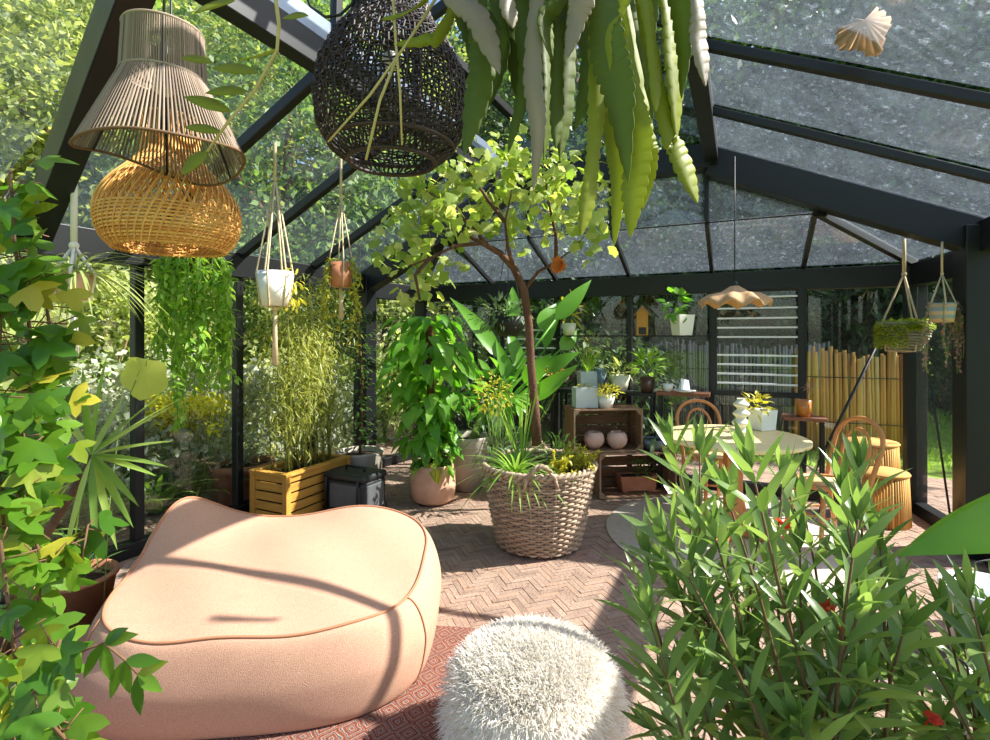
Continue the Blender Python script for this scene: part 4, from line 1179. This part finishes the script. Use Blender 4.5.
# dark hanging basket at the far gable
p = at(508, 336, 4.62)
t = hanger('dark_hanging_basket', 'dark bowl with bluish-green bushy plant hanging left of the tree trunk', 'hanging plant', p, V((p.x, p.y, 2.62)), 3, .15, .16, M['dark_iron'], .003)
pot(t, [(.001, 0), (.09, 0), (.15, .08), (.165, .17), (.155, .17), (.14, .12)], M['dark_iron'], .15, .14)
bush(t, (-.06, -.02, .2), .26, 330, .075, .02, M['leaf_blue'], 'foliage', 0, .3, rz=.55)
# mossy basket
p = at(904, 351, 4.0)
t = hanger('mossy_hanging_basket', 'round grey basket overgrown with yellow-green moss on two cords at the right rear corner', 'hanging plant', p, V((p.x, p.y, 2.24)), 3, .14, .2, M['rope'], .007, .27)
m = MB()
for k in range(11):
    z = .01 + k * .02; r = .09 + .065 * math.sin(min(1, k / 7) * PI / 2)
    m.tube([V(((r + .006 * math.cos(14 * 2 * PI * i / 56 + PI * k)) * math.cos(2 * PI * i / 56), (r + .006 * math.cos(14 * 2 * PI * i / 56 + PI * k)) * math.sin(2 * PI * i / 56), z)) for i in range(56)], .010, 5, True)
m.lathe([(.001, .004), (.09, .004)], n=20)
m.build('basket', plain('grey_wicker', '#8b8674', .8), t)
m = MB()
for _ in range(1600):
    a = U(1.9, 5.0) if rnd.random() < .55 else U(0, 2 * PI); z = U(.03, .24) if 2.0 < a < 4.2 else U(.17, .24)
    r = .165 if z < .2 else U(.02, .16)
    m.quad_leaf(V((r * math.cos(a), r * math.sin(a), z)), (ball(1) + V((math.cos(a), math.sin(a), 0))).normalized(), UP, .032, .018)
m.build('moss', M['moss'], t)
# little pink trailing pot
p = at(942, 322, 3.62)
t = hanger('pink_trailing_pot', 'small striped hanging pot with trailing pinkish stems beside the thick right post', 'hanging plant', p, V((p.x, p.y, 2.15)), 5, .075, .12, M['rope'], .004, .22)
t1 = NT('striped_clay'); tc = t1.n('ShaderNodeTexCoord'); sp = t1.n('ShaderNodeSeparateXYZ'); t1.l(tc.outputs['Object'], sp.inputs[0])
M['striped_clay'] = t1.done(t1.bsdf(t1.ramp(t1.math('FRACT', t1.math('MULTIPLY', sp.outputs[2], 20)), [(0, '#c8a878'), (.45, '#8d9a94')], 'CONSTANT'), .8))
pot(t, simple_prof(.065, .075, .13), M['striped_clay'], .11, .06)
trails(t, (0, 0, .11), .08, 12, .55, .028, .018, M['leaf_pink'], per=34, spread=.05)

# ------------------------------------------------------------------ three woven lampshades
def lamp_holder(t, z):
    m = MB(); m.lathe([(.001, z), (.022, z), (.024, z + .08), (.01, z + .1)], n=14); o = m.build('lamp_holder', M['dark_iron'], t)
    m = MB(); m.sphere((0, 0, z - .03), .032, 16, 10); m.build('light_bulb', M['white_ceramic'], o)
def ring(m, c, r, z, k=40, th=.006, wave=None):
    m.tube([V(c) + V((r * math.cos(2 * PI * i / k), r * math.sin(2 * PI * i / k), z + (wave(2 * PI * i / k) if wave else 0))) for i in range(k)], th, 6, True)
p = at(164, 155, 1.6)
t = thing('rope_lampshade', 'grey-brown string lampshade with a wavy rim at the upper left', 'lamp', p)
def wave(a): return .018 * math.cos(2 * (a + .2)) + .012 * math.cos(3 * (a + 1.5708))
m = MB()
for i in range(118):
    a = 2 * PI * i / 118; c, s = math.cos(a), math.sin(a); z0 = wave(a)
    m.tube([(c * .222, s * .222, z0), (c * .114, s * .114, .23)], .0030, 4, False, False)
    m.tube([(c * .114, s * .114, .23), (c * .106, s * .106, .375)], .0030, 4, False, False)
m.build('strings', M['rope_shade'], t)
for r, z, w in ((.222, 0, wave), (.114, .23, None), (.106, .375, None)):
    m = MB(); ring(m, (0, 0, 0), r, z, 72, .0045, w); m.build('hoop', M['rope_shade'] if r < .2 else M['stem_brown'], t)
m = MB()
for i in range(6):
    a = 2 * PI * i / 6; m.tube([(.216 * math.cos(a), .216 * math.sin(a), wave(a)), (.114 * math.cos(a), .114 * math.sin(a), .23), (.106 * math.cos(a), .106 * math.sin(a), .375), (.001, 0, .375)], .0035, 5)
m.build('wire_frame', M['dark_iron'], t)
m = MB(); m.tube([(0, 0, .28), (0, 0, .95)], .004, 6); m.build('cord', M['dark_iron'], t)
lamp_holder(t, .24)

p = at(171, 250, 1.95)
t = thing('honey_rattan_lampshade', 'honey-coloured woven rattan lampshade with a wide bulb below a narrow neck', 'lamp', p)
hp = [(.178, 0), (.215, .045), (.232, .105), (.226, .165), (.19, .23), (.135, .29), (.10, .34), (.092, .42), (.10, .48)]
def hr(u):
    x = u * (len(hp) - 1); i = min(int(x), len(hp) - 2); f = x - i
    q = [hp[max(0, min(len(hp) - 1, i + k))] for k in (-1, 0, 1, 2)]
    return tuple(.5 * ((2 * q[1][k]) + (q[2][k] - q[0][k]) * f + (2 * q[0][k] - 5 * q[1][k] + 4 * q[2][k] - q[3][k]) * f * f + (3 * q[1][k] - q[0][k] - 3 * q[2][k] + q[3][k]) * f ** 3) for k in (0, 1))
m = MB()
for s in (-1, 1):
    for i in range(54):
        a0 = 2 * PI * i / 54; pts = []
        for k in range(33):
            u = k / 32; r, z = hr(u); a = a0 + s * .95 * u; r += .003 * s
            pts.append((r * math.cos(a), r * math.sin(a), z))
        for off in (-.005, .005):
            m.tube([(x, y, z + off) for x, y, z in pts], .0024, 4, False, False)
m.build('lattice', M['honey_rattan'], t)
m = MB()
for k in range(13): r, z = hr(.02 + k * .024); ring(m, (0, 0, 0), r, z, 48, .0045)
m.build('rim_band', M['honey_rattan'], t)
m = MB()
ring(m, (0, 0, 0), .10, .48, 36, .006); m.build('hoop', M['honey_rattan'], t)
tp_ = roof_top(p.x, p.y) - p
m = MB(); m.tube([(0, 0, .40), (0, 0, tp_.z)], .004, 6); m.build('cord', M['dark_iron'], t)
m = MB(); m.bar((-.10, 0, .478), (.10, 0, .478), .008, .008); m.build('cross_wire', M['dark_iron'], t)
lamp_holder(t, .36)

p = at(392, 162, 1.9)
t = thing('black_rattan_lampshade', 'round black woven rattan lampshade behind the hanging cactus', 'lamp', p)
bp = [(.155, 0), (.215, .045), (.258, .12), (.27, .22), (.255, .32), (.205, .42), (.15, .49), (.125, .56), (.125, .62)]
def br_(u):
    x = u * (len(bp) - 1); i = min(int(x), len(bp) - 2); f = x - i
    return tuple(bp[i][k] * (1 - f) + bp[i + 1][k] * f for k in (0, 1))
m = MB()
for i in range(72):
    a = 2 * PI * i / 72; pts = []
    for k in range(25):
        u = k / 24; r, z = br_(u); aa = a + U(-.03, .03); r += .004 * math.cos(PI * (i + k))
        pts.append((r * math.cos(aa), r * math.sin(aa), z))
    m.tube(pts, .0042, 4, False, False)
m.build('uprights', M['black_rattan'], t)
m = MB()
for k in range(40):
    u = .14 + k * .0205; r, z = br_(u)
    m.tube([V(((r + .005 * math.cos(36 * a_ + PI * k)) * math.cos(a_), (r + .005 * math.cos(36 * a_ + PI * k)) * math.sin(a_), z + U(-.006, .006))) for a_ in [2 * PI * i / 72 for i in range(72)]], .0034, 4, True)
m.build('weave', M['black_rattan'], t)
for u in (0.0, .14, 1.0):
    m = MB(); r, z = br_(u); ring(m, (0, 0, 0), r, z, 48, .008); m.build('hoop', M['black_rattan'], t)
m = MB(); m.tube([(0, 0, .45), (0, 0, 1.2)], .004, 6); m.build('cord', M['dark_iron'], t)
lamp_holder(t, .40)
# ------------------------------------------------------------------ hanging fishbone cactus
t = thing('fishbone_cactus', 'hanging cactus with long flat scalloped green stems at the top of the photo', 'hanging plant', (.17, 1.12, 2.36))
pot(t, simple_prof(.11, .15, .17), M['brown_clay'], .14, .13)
for k in range(3):
    a = 2 * PI * k / 3; m = MB(); m.tube([(.145 * math.cos(a), .145 * math.sin(a), .16), (0, 0, .58)], .003, 5); m.build('cord', M['rope'], t)
def flat_stem(pts, w, mat, tw=0.0, yl=0):
    """notched flat stem along world points, faces roughly the room"""
    pts = [V(p) for p in pts]; n = 120; m = MB(); vs = []; ph = U(0, 6)
    L = len(pts) - 1
    def P(u):
        x = u * L; i = min(int(x), L - 1); f = x - i
        q = [pts[max(0, min(L, i + k))] for k in (-1, 0, 1, 2)]
        return .5 * ((2 * q[1]) + (q[2] - q[0]) * f + (2 * q[0] - 5 * q[1] + 4 * q[2] - q[3]) * f * f + (3 * q[1] - q[0] - 3 * q[2] + q[3]) * f ** 3)
    ln = sum((pts[i + 1] - pts[i]).length for i in range(L)); nt = max(3, ln / .042)
    for i in range(n + 1):
        u = i / n; c = P(u); d = (P(min(1, u + .01)) - P(max(0, u - .01))).normalized()
        f = V((math.sin(tw + .9 * u * math.sin(ph)), -math.cos(tw + .9 * u * math.sin(ph)), 0)); s = d.cross(f).normalized(); nn = s.cross(d)
        base = min(1, .3 + u * 2.2) * (.8 + .2 * math.sin(u * 7 + ph)) * (max(.02, 1 - ((u - .74) / .26) ** 1.7) if u > .74 else 1)
        def notch(k): 
            q = (u * nt + k + ph) % 1.0
            return 1 - .20 * max(0, 1 - q * 1.5) ** 1.1
        hw = w / 2 * base
        wv = .025 * hw * math.sin(u * nt * 2.1 + ph)
        vs += [c - s * hw * notch(0) + nn * (.12 * hw + wv), c, c + s * hw * notch(.5) + nn * (.12 * hw - wv)]
    fs = []
    for i in range(n):
        o = i * 3; fs += [(o, o + 1, o + 4, o + 3), (o + 1, o + 2, o + 5, o + 4)]
    m.add(vs, fs); o = m.build('flat_stem', mat, t, True, True)
    s = o.modifiers.new('Solid', 'SOLIDIFY'); s.thickness = .0025
    return o
G, Yw, Gy = M['cactus_green'], M['cactus_yellow'], M['cactus_grey']
top = V((.17, 1.12, 2.50))
def cs(pix, Y, w, mat, tw=0):
    ps = [at(x, y, Y) for x, y in pix]
    st_ = top + V(((ps[0].x - top.x) * .45, (Y - 1.12) * .5, .03))
    return flat_stem([st_] + ps if ps[0].z < 2.45 else ps, w, mat, tw)
for pix, Y, w, mat, tw in [
    ([(450, -25), (478, 20), (500, 74)], 1.05, .055, Gy, .2), ([(480, -10), (482, 70), (464, 155)], 1.12, .060, G, -.2),
    ([(508, -30), (513, 28)], 1.0, .05, Gy, 0), ([(525, -20), (527, 70), (508, 152)], 1.15, .055, G, .3),
    ([(540, -25), (533, 70), (538, 130), (533, 190)], 1.05, .042, Gy, -.1), ([(555, -20), (557, 80), (556, 148)], 1.1, .05, G, .1),
    ([(584, -25), (577, 20), (567, 58)], 1.0, .05, Gy, .3), ([(580, -10), (592, 60), (575, 130)], 1.15, .055, G, -.3),
    ([(600, -20), (608, 50), (620, 100), (628, 182)], 1.02, .075, G, .1), ([(598, 60), (594, 140), (589, 190), (581, 236)], 1.08, .055, Yw, .1),
    ([(630, 70), (640, 130), (634, 190), (630, 238)], 1.05, .055, Yw, -.2), ([(612, 110), (618, 180), (614, 245)], 1.12, .045, Yw, .2),
    ([(640, -20), (652, 50), (656, 112)], 1.05, .045, Yw, .1), ([(660, -20), (672, 60), (677, 140)], 1.1, .055, Yw, .3),
    ([(672, -25), (684, 40), (681, 98)], 1.05, .045, G, -.3), ([(690, -20), (698, 40), (706, 86)], 1.0, .04, Gy, .2),
    ([(662, 110), (676, 150), (698, 203)], 1.1, .055, Yw, -.3), ([(460, -20), (470, 40), (488, 100)], 1.2, .05, G, .5),
    ([(500, -20), (500, 50), (488, 108)], 1.22, .055, G, -.4), ([(570, 0), (566, 90), (560, 160)], 1.22, .05, G, .4),
    ([(610, 0), (612, 80), (600, 140)], 1.2, .055, G, -.2), ([(545, 20), (548, 90), (544, 160)], 1.25, .055, G, .3),
    ([(625, -20), (634, 40), (646, 95)], 1.18, .06, G, .2), ([(520, 0), (516, 50), (522, 115)], 1.25, .055, G, -.2),
    ([(650, -10), (640, 60), (650, 150)], 1.2, .055, G, -.5), ([(590, -20), (602, 20), (596, 90)], 1.1, .06, G, .5),
    ([(565, -20), (545, 20), (552, 60)], 1.05, .055, G, .2), ([(620, -20), (605, 30), (610, 70)], 1.02, .05, Yw, -.2),
    ([(475, -20), (492, 30), (480, 60)], 1.15, .055, G, -.2), ([(640, 110), (650, 160), (642, 210)], 1.15, .045, Yw, .4),
    ([(440, -20), (415, 8), (382, 20)], 1.12, .03, Yw, 1.2), ([(448, 20), (425, 40), (393, 44)], 1.12, .03, Yw, 1.3)]:
    cs(pix, Y, w, mat, tw)
for pix in ([(448, -20), (405, 46), (370, 95), (328, 142)], [(392, -20), (396, 45), (400, 90), (402, 145)], [(398, 55), (380, 100), (366, 160)]):
    m = MB(); m.tube([at(x, y, 1.12) for x, y in pix], [.0035, .003, .0028, .002][:len(pix)], 6); m.build('aerial_shoot', M['shoot'], t, True, True)
t = thing('arching_cactus_shoot', 'long bare arching shoot with small yellow leaves crossing the string lampshade', 'plant', at(276, 0, 1.25))
pts = [at(x, y, 1.25) for x, y in ((252, -190), (268, -60), (279, 25), (277, 50), (255, 90), (228, 122), (205, 155))]
m = MB(); m.tube(pts, [.005, .005, .0045, .004, .004, .0035, .003], 7); m.build('stem', M['shoot'], t, True, True)
m = MB(); m.tube([at(276, 50, 1.25), at(262, 55, 1.24), at(240, 60, 1.23)], [.004, .003, .002], 5); m.build('stem', M['leaf_yellow'], t, True, True)
m = MB()
for i in range(22):
    q = pts[3].lerp(pts[5], i / 21) if i < 14 else pts[5].lerp(pts[6], (i - 14) / 8)
    m.tube([q, q + V((.012 + U(0, .006), 0, -.022 - U(0, .008)))], .0012, 4)
o = m.build('aerial_roots', M['shoot'], t, True, True); o['kind'] = 'stuff'
for a, b, w in (((258, 72), (212, 64), .030), ((248, 91), (205, 89), .026), ((232, 112), (184, 93), .028), ((222, 132), (184, 124), .022), ((213, 62), (181, 55), .022), ((283, 18), (306, 12), .022), ((235, 0), (193, 8), .022), ((208, 150), (180, 172), .03)):
    p0, p1 = at(*a, 1.25), at(*b, 1.22); m = MB()
    m.leaf(p0, p1 - p0, V((0, -.85, .5)), (p1 - p0).length * 1.05, w * 1.45, .1, 7, 3, .1); o = m.build('leaf', M['cactus_yellow'], t, True, True)
    s = o.modifiers.new('Solid', 'SOLIDIFY'); s.thickness = .002
m = MB(); m.tube([at(x, y, 1.8) for x, y in ((296, -40), (310, 6), (325, 17), (340, 15), (352, 4), (362, -30))], .005, 6)
o = m.build('cable', M['dark_iron']); tag(o, 'slack black cable looping under the roof beside the black lampshade', 'cable')

# a big dry leaf lying on the roof glass
p = at(878, 26, 1.6)
while p.z < roof_z(toB(p)[0]) + .07: p = at(878, 26, p.y + .01)
t = thing('dry_fan_leaf', 'pale dried fan-shaped leaf lying on the right roof glass', 'leaf', p)
M['dry_leaf'] = leafmat('dry_leaf', ['#cdb698', '#d8c4a8'], .55, .8, 1.15, .2, (1, .95, .85))
ax, tx = V((CA, -SA, -SR)).normalized(), B(0, 1).normalized(); nx = ax.cross(tx).normalized()
if nx.z < 0: nx = -nx
nx = V((.03, .99, -.08)).normalized(); tx = nx.cross(ax).normalized(); ax = tx.cross(nx).normalized()
m = MB(); vs = [V((0, 0, 0)) - ax * .06]
for i in range(41):
    th = -1.9 + 3.8 * i / 40; r = .135 * (1 + .12 * math.cos(5 * th)) * (1 - .1 * abs(th))
    dd = ax * math.cos(th + .6) + tx * math.sin(th + .6)
    vs.append(vs[0] + dd * r + nx * (.012 * math.cos(22 * th) + .035 * (r / .13)))
m.add(vs, [(0, i + 1, i + 2) for i in range(40)]); o = m.build('blade', M['dry_leaf'], t); s = o.modifiers.new('Solid', 'SOLIDIFY'); s.thickness = .003
m = MB(); m.tube([vs[0] + nx * .004, vs[0] - ax * .05 + tx * .02], .004, 5); m.build('leaf_stalk', M['stem_brown'], t)

# ------------------------------------------------------------------ foreground: oleanders
def oleander(t, specs, leaf=.125, w=.024, mat=None):
    lf = MB(); st = MB()
    for b, tip, n in specs:
        b, tip = V(b), V(tip)
        bow = V((U(-.04, .04), U(-.04, .04), 0)); mid = (b + tip) / 2 + bow
        pts = [b, b.lerp(mid, .6) + V((0, 0, .02)), mid, mid.lerp(tip, .55) + bow * .3, tip]
        st.tube(pts, [.006, .005, .004, .003, .002], 6)
        ln = (tip - b).length
        for k in range(n):
            u = .25 + .75 * ((k + .5) / n) ** .8; x = u * 4; i = min(int(x), 3); p = pts[i].lerp(pts[i + 1], x - i)
            ax = (pts[i + 1] - pts[i]).normalized(); s, r = perp(ax)
            a0 = U(0, 6.28)
            for q in range(3):
                a = a0 + 2 * PI * q / 3 + U(-.25, .25); out = s * math.cos(a) + r * math.sin(a)
                e = .55 + .75 * u + (.5 if k == n - 1 else 0)
                d = (out + ax * e * U(.8, 1.2)).normalized()
                nn = (ax - d * ax.dot(d)).normalized()
                lf.leaf(p, d, nn, leaf * U(.75, 1.2), w * U(.85, 1.15), U(.05, .25), 6, 0, .18)
        for q in range(6):
            a = q * 1.05; out = perp((tip - mid).normalized()); d = ((tip - mid).normalized() * 1.6 + out[0] * math.cos(a) * .6 + out[1] * math.sin(a) * .6).normalized()
            lf.leaf(tip, d, out[0] * -math.cos(a) + out[1] * -math.sin(a), leaf * U(.5, .85), w * .8, -.1, 5, 0, .2)
    st.build('stems', M['stem_brown'], t); lf.build('foliage', mat or M['leaf_olive'], t)
t = thing('oleander_shrub', 'large potted oleander filling the lower right with narrow olive green leaves', 'shrub', (.80, 1.22, .012))
pot(t, simple_prof(.17, .23, .3), M['terracotta_dark'], .26, .2)
tips = [(672, 445), (700, 455), (728, 500), (752, 470), (783, 480), (802, 500), (842, 492), (860, 470), (858, 520), (690, 520), (668, 540), (648, 560), (716, 540), (758, 540), (800, 550), (846, 560), (880, 540),
        (650, 620), (680, 600), (715, 610), (750, 600), (786, 610), (820, 620), (860, 610), (895, 590), (664, 690), (700, 670), (740, 660), (820, 680), (860, 690), (655, 730), (800, 730), (890, 650),
        (672, 575), (775, 575), (905, 625), (845, 640)]
sp = []
for x, y in tips:
    Y = U(1.0, 1.45); q = at(x, y, Y); 
    if q.z < .35: q = at(x, y, U(.95, 1.1))
    q0 = q - V((.80, 1.22, .012)); k = min(1, q0.z / 1.0)
    sp.append(((U(-.12, .12) + q0.x * .35, U(-.1, .1) + q0.y * .3, .26 if q0.z > .4 else .2), q0, max(5, int(8 * k) + 1)))
oleander(t, sp, .14, .024)
for x, y in ((829, 605), (838, 635), (863, 660), (928, 717), (785, 525)):
    c = at(x, y, 1.15) - V((.80, 1.22, .012)); m = MB()
    for _ in range(7): m.leaf(c + ball(.006), ball(1).normalized(), ball(1).normalized(), .028, .016, .3, 4, 1)
    m.build('flower_bud', M['flower_red'], t)
t = thing('young_oleander', 'smaller dark green oleander at the lower right edge below the big smooth leaf', 'shrub', (1.27, 1.25, .012))
pot(t, simple_prof(.13, .17, .24), M['terracotta_dark'], .2, .15)
sp = []
for x, y in ((945, 615), (965, 650), (985, 640), (930, 660), (955, 700), (980, 715), (925, 725), (1010, 660), (1000, 700), (940, 740), (970, 600), (1005, 610), (915, 690)):
    q = at(x, y, U(1.1, 1.35)) - V((1.27, 1.25, .012)); sp.append(((U(-.06, .06), U(-.06, .06), .2), q, 5))
oleander(t, sp, .14, .024)
t = thing('big_smooth_leaf', 'big smooth green leaf on a stout stalk reaching in from the right edge', 'plant', (1.62, 1.42, .012))
m = MB(); p0, p1 = at(1075, 462, 1.3), at(891, 536, 1.2)
m.leaf(p0, p1 - p0, V((0, -.15, 1)), (p1 - p0).length * 1.02, .20, .10, 14, 1, -.85); m.build('leaf', M['leaf_banana'], t, True, True)
m = MB(); m.tube([V((1.62, 1.42, .2)), V((1.6, 1.4, .7)), p0], [.02, .016, .01], 8); m.build('stalk', M['stem_green'], t, True, True)
pot(t, simple_prof(.12, .16, .24), M['terracotta_dark'], .2, .14)
m = MB(); q0, q1 = V((1.6, 1.4, .5)), V((1.95, 1.6, 1.2)); m.tube([V((1.62, 1.42, .2)), q0], [.015, .01], 6); m.leaf(q0, q1 - q0, V((-.5, -.5, .6)), .8, .14, .2, 10, 1, .3); m.build('leaf', M['leaf_banana'], t, True, True)
t = thing('white_bucket', 'white bucket on the floor at the right edge behind the big leaf', 'bucket', (2.28, 2.42, .012))
pot(t, [(.001, 0), (.14, 0), (.175, .30), (.185, .30), (.185, .33), (.172, .33), (.15, .05), (.001, .03)], M['white_paint'])
m = MB(); m.tube([V((.18 * math.cos(u), .02 - .03 * math.sin(u), .31 + .15 * math.sin(u))) for u in [PI * i / 16 for i in range(17)]], .004, 6); m.build('bail_handle', M['dark_iron'], t)
strap_clump(t, (0, 0, .05), 30, .42, .02, M['leaf_dark'], 'foliage', .4, .6)

# ------------------------------------------------------------------ foreground left: climber, palm
t = thing('lobed_leaf_climber', 'tall lobed-leaf climber in the left foreground', 'plant', (-1.66, 1.45, .012))
pot(t, simple_prof(.14, .18, .26), M['terracotta_dark'], .22, .16)
m = MB()
m.tube([(0, 0, .2), (.02, 0, 1.0), (-.02, .02, 1.9), (0, .02, 2.55)], .008, 6); m.build('support_cane', M['stem_brown'], t)
lf = MB(); st = MB(); yl = MB()
def sprig(pix, Y, n, L, spread=.06):
    pts = [at(x, y, Y) for x, y in pix]; st.tube(pts, .004, 5)
    for k in range(n):
        u = (len(pts) - 1) * (k + .5) / n; i = min(int(u), len(pts) - 2); p = pts[i].lerp(pts[i + 1], u - i)
        q = p + ball(spread); st.tube([p, q], .0018, 4)
        d = (ball(1) + V((.25, -.2, -.55))).normalized()
        (yl if rnd.random() < .06 else lf).lobed(q, d, (V((.1, -.7, .7)) + ball(.55)).normalized(), L * U(.7, 1.2), 3, .52, .25, 1.9)
sprig([(10, 170), (15, 250), (30, 330), (20, 420), (35, 500)], 1.35, 54, .098, .10)
sprig([(-5, 230), (0, 330), (-5, 430), (5, 540)], 1.3, 46, .10, .10)
sprig([(40, 260), (50, 330), (40, 400), (40, 460)], 1.4, 30, .085, .07)
sprig([(10, 480), (30, 520), (45, 570), (35, 620), (50, 690)], 1.3, 30, .085, .08)
sprig([(0, 540), (10, 620), (20, 700), (10, 760)], 1.2, 30, .09, .09)
sprig([(60, 640), (30, 700), (70, 745)], 1.15, 22, .09, .07)
sprig([(60, 560), (88, 525), (80, 570)], 1.35, 10, .085, .05)
for x0, y0 in ((30, 655),):
    pts = [at(x, y, 1.15) for x, y in ((30, 690), (70, 655), (104, 643), (125, 660), (138, 674))]; st.tube(pts, .003, 5)
    for p, dx, dz in ((pts[2], .3, -1), (pts[2], -.5, -.8), (pts[2], .9, .35), (pts[3], .2, -1), (pts[3], -.4, -1), (pts[3], .9, .1), (pts[4], .8, -.4), (pts[4], .1, -1), (pts[4], .9, .5), (pts[2], .8, .6)):
        lf.leaf(p, V((dx, -.2, dz)).normalized(), V((0, -.8, .6)), U(.07, .10), .028, .15, 6, 0, .2)
lf.build('foliage', M['leaf_climber'], t, True, True); st.build('stems', M['stem_brown'], t, True, True); yl.build('yellow_leaves', M['leaf_yellow'], t, True, True)
t = thing('spiky_palm', 'spiky palm with stiff sword leaves in front of the left wall', 'plant', (-1.86, 1.98, .012))
pot(t, simple_prof(.15, .19, .3), M['brown_clay'], .26, .17)
m = MB(); m.tube([(0, 0, .25), (.10, -.03, .6), (.44, -.12, 1.06)], [.022, .018, .014], 8); m.build('trunk', M['bark'], t)
m = MB()
for (x, y) in ((170, 395), (168, 405), (165, 437), (152, 442), (168, 380), (130, 520), (150, 470), (115, 545), (95, 560), (60, 560), (120, 400), (30, 500), (20, 440), (40, 380), (80, 370), (140, 420), (160, 460), (70, 540), (10, 560), (100, 360), (135, 500)):
    c = at(92, 455, 1.85); q = at(x, y, 1.85 + U(-.25, .2)); d = q - c
    m.leaf(c, d, (UP + V((0, -.4, 0))).normalized(), d.length * 1.1, .026, .05, 7, 2, .3)
m.build('foliage', M['leaf_strap'], t, True, True)
t = thing('yellow_leaf_vine', 'single large yellow leaf on a thin stem in front of the left wall post', 'plant', at(143, 375, 2.5))
m = MB(); m.lobed(at(146, 366, 2.5), V((-.2, 0, -1)), V((.2, -.9, .3)), .17, 5, .16, .1, 2.8); m.build('leaf', M['leaf_lit_yellow'], t, True, True)
m = MB(); m.tube([at(146, 366, 2.5), at(150, 345, 2.5), at(120, 420, 2.5), at(110, 500, 2.45), at(104, 600, 2.45)], .002, 5); m.build('stem', M['stem_green'], t, True, True)
t = thing('clay_floor_pot', 'reddish clay pot on the floor left of the beanbag', 'pot', (-2.1, 2.62, .012))
pot(t, simple_prof(.13, .175, .3, .01), M['terracotta_dark'], .26, .15)
strap_clump(t, (0, 0, .26), 30, .35, .02, M['leaf_dark'])

# ------------------------------------------------------------------ camera, sun, sky
cam = bpy.data.cameras.new('camera'); co = bpy.data.objects.new('camera', cam); COL.objects.link(co)
cam.sensor_width = 36; cam.lens = 36 * FPX / 990; cam.shift_y = -34 / 990; cam.clip_start = .05
co.location = (0, 0, EYE); co.rotation_euler = (PI / 2, 0, 0); SC.camera = co
sun = bpy.data.lights.new('sun', 'SUN'); so = bpy.data.objects.new('sun', sun); COL.objects.link(so)
sun.energy = 13; sun.angle = math.radians(.55); sun.color = (1.0, .965, .91)
az, el = math.radians(3), math.radians(43)
sd_ = V((math.cos(el) * math.cos(az), math.cos(el) * math.sin(az), math.sin(el)))
so.rotation_euler = sd_.to_track_quat('Z', 'Y').to_euler(); so.location = sd_ * 20
w = bpy.data.worlds.new('world'); SC.world = w; w.use_nodes = True; nt = w.node_tree; nt.nodes.clear()
ou = nt.nodes.new('ShaderNodeOutputWorld'); bg = nt.nodes.new('ShaderNodeBackground'); sk = nt.nodes.new('ShaderNodeTexSky')
sk.sky_type = 'NISHITA'; sk.sun_disc = False; sk.sun_elevation = el; sk.sun_rotation = PI / 2 - az; sk.air_density = 1.0; sk.dust_density = 1.2; sk.ozone_density = 1.0
bg.inputs[1].default_value = .30
nt.links.new(sk.outputs[0], bg.inputs[0]); nt.links.new(bg.outputs[0], ou.inputs[0])
SC.view_settings.view_transform = 'Standard'; SC.view_settings.look = 'None'; SC.view_settings.gamma = 1; SC.view_settings.use_curve_mapping = False
SC.view_settings.exposure = .2
cy = SC.cycles
cy.max_bounces = 8; cy.diffuse_bounces = 4; cy.glossy_bounces = 3; cy.transmission_bounces = 5; cy.transparent_max_bounces = 24
cy.caustics_reflective = False; cy.caustics_refractive = False; cy.sample_clamp_indirect = 6
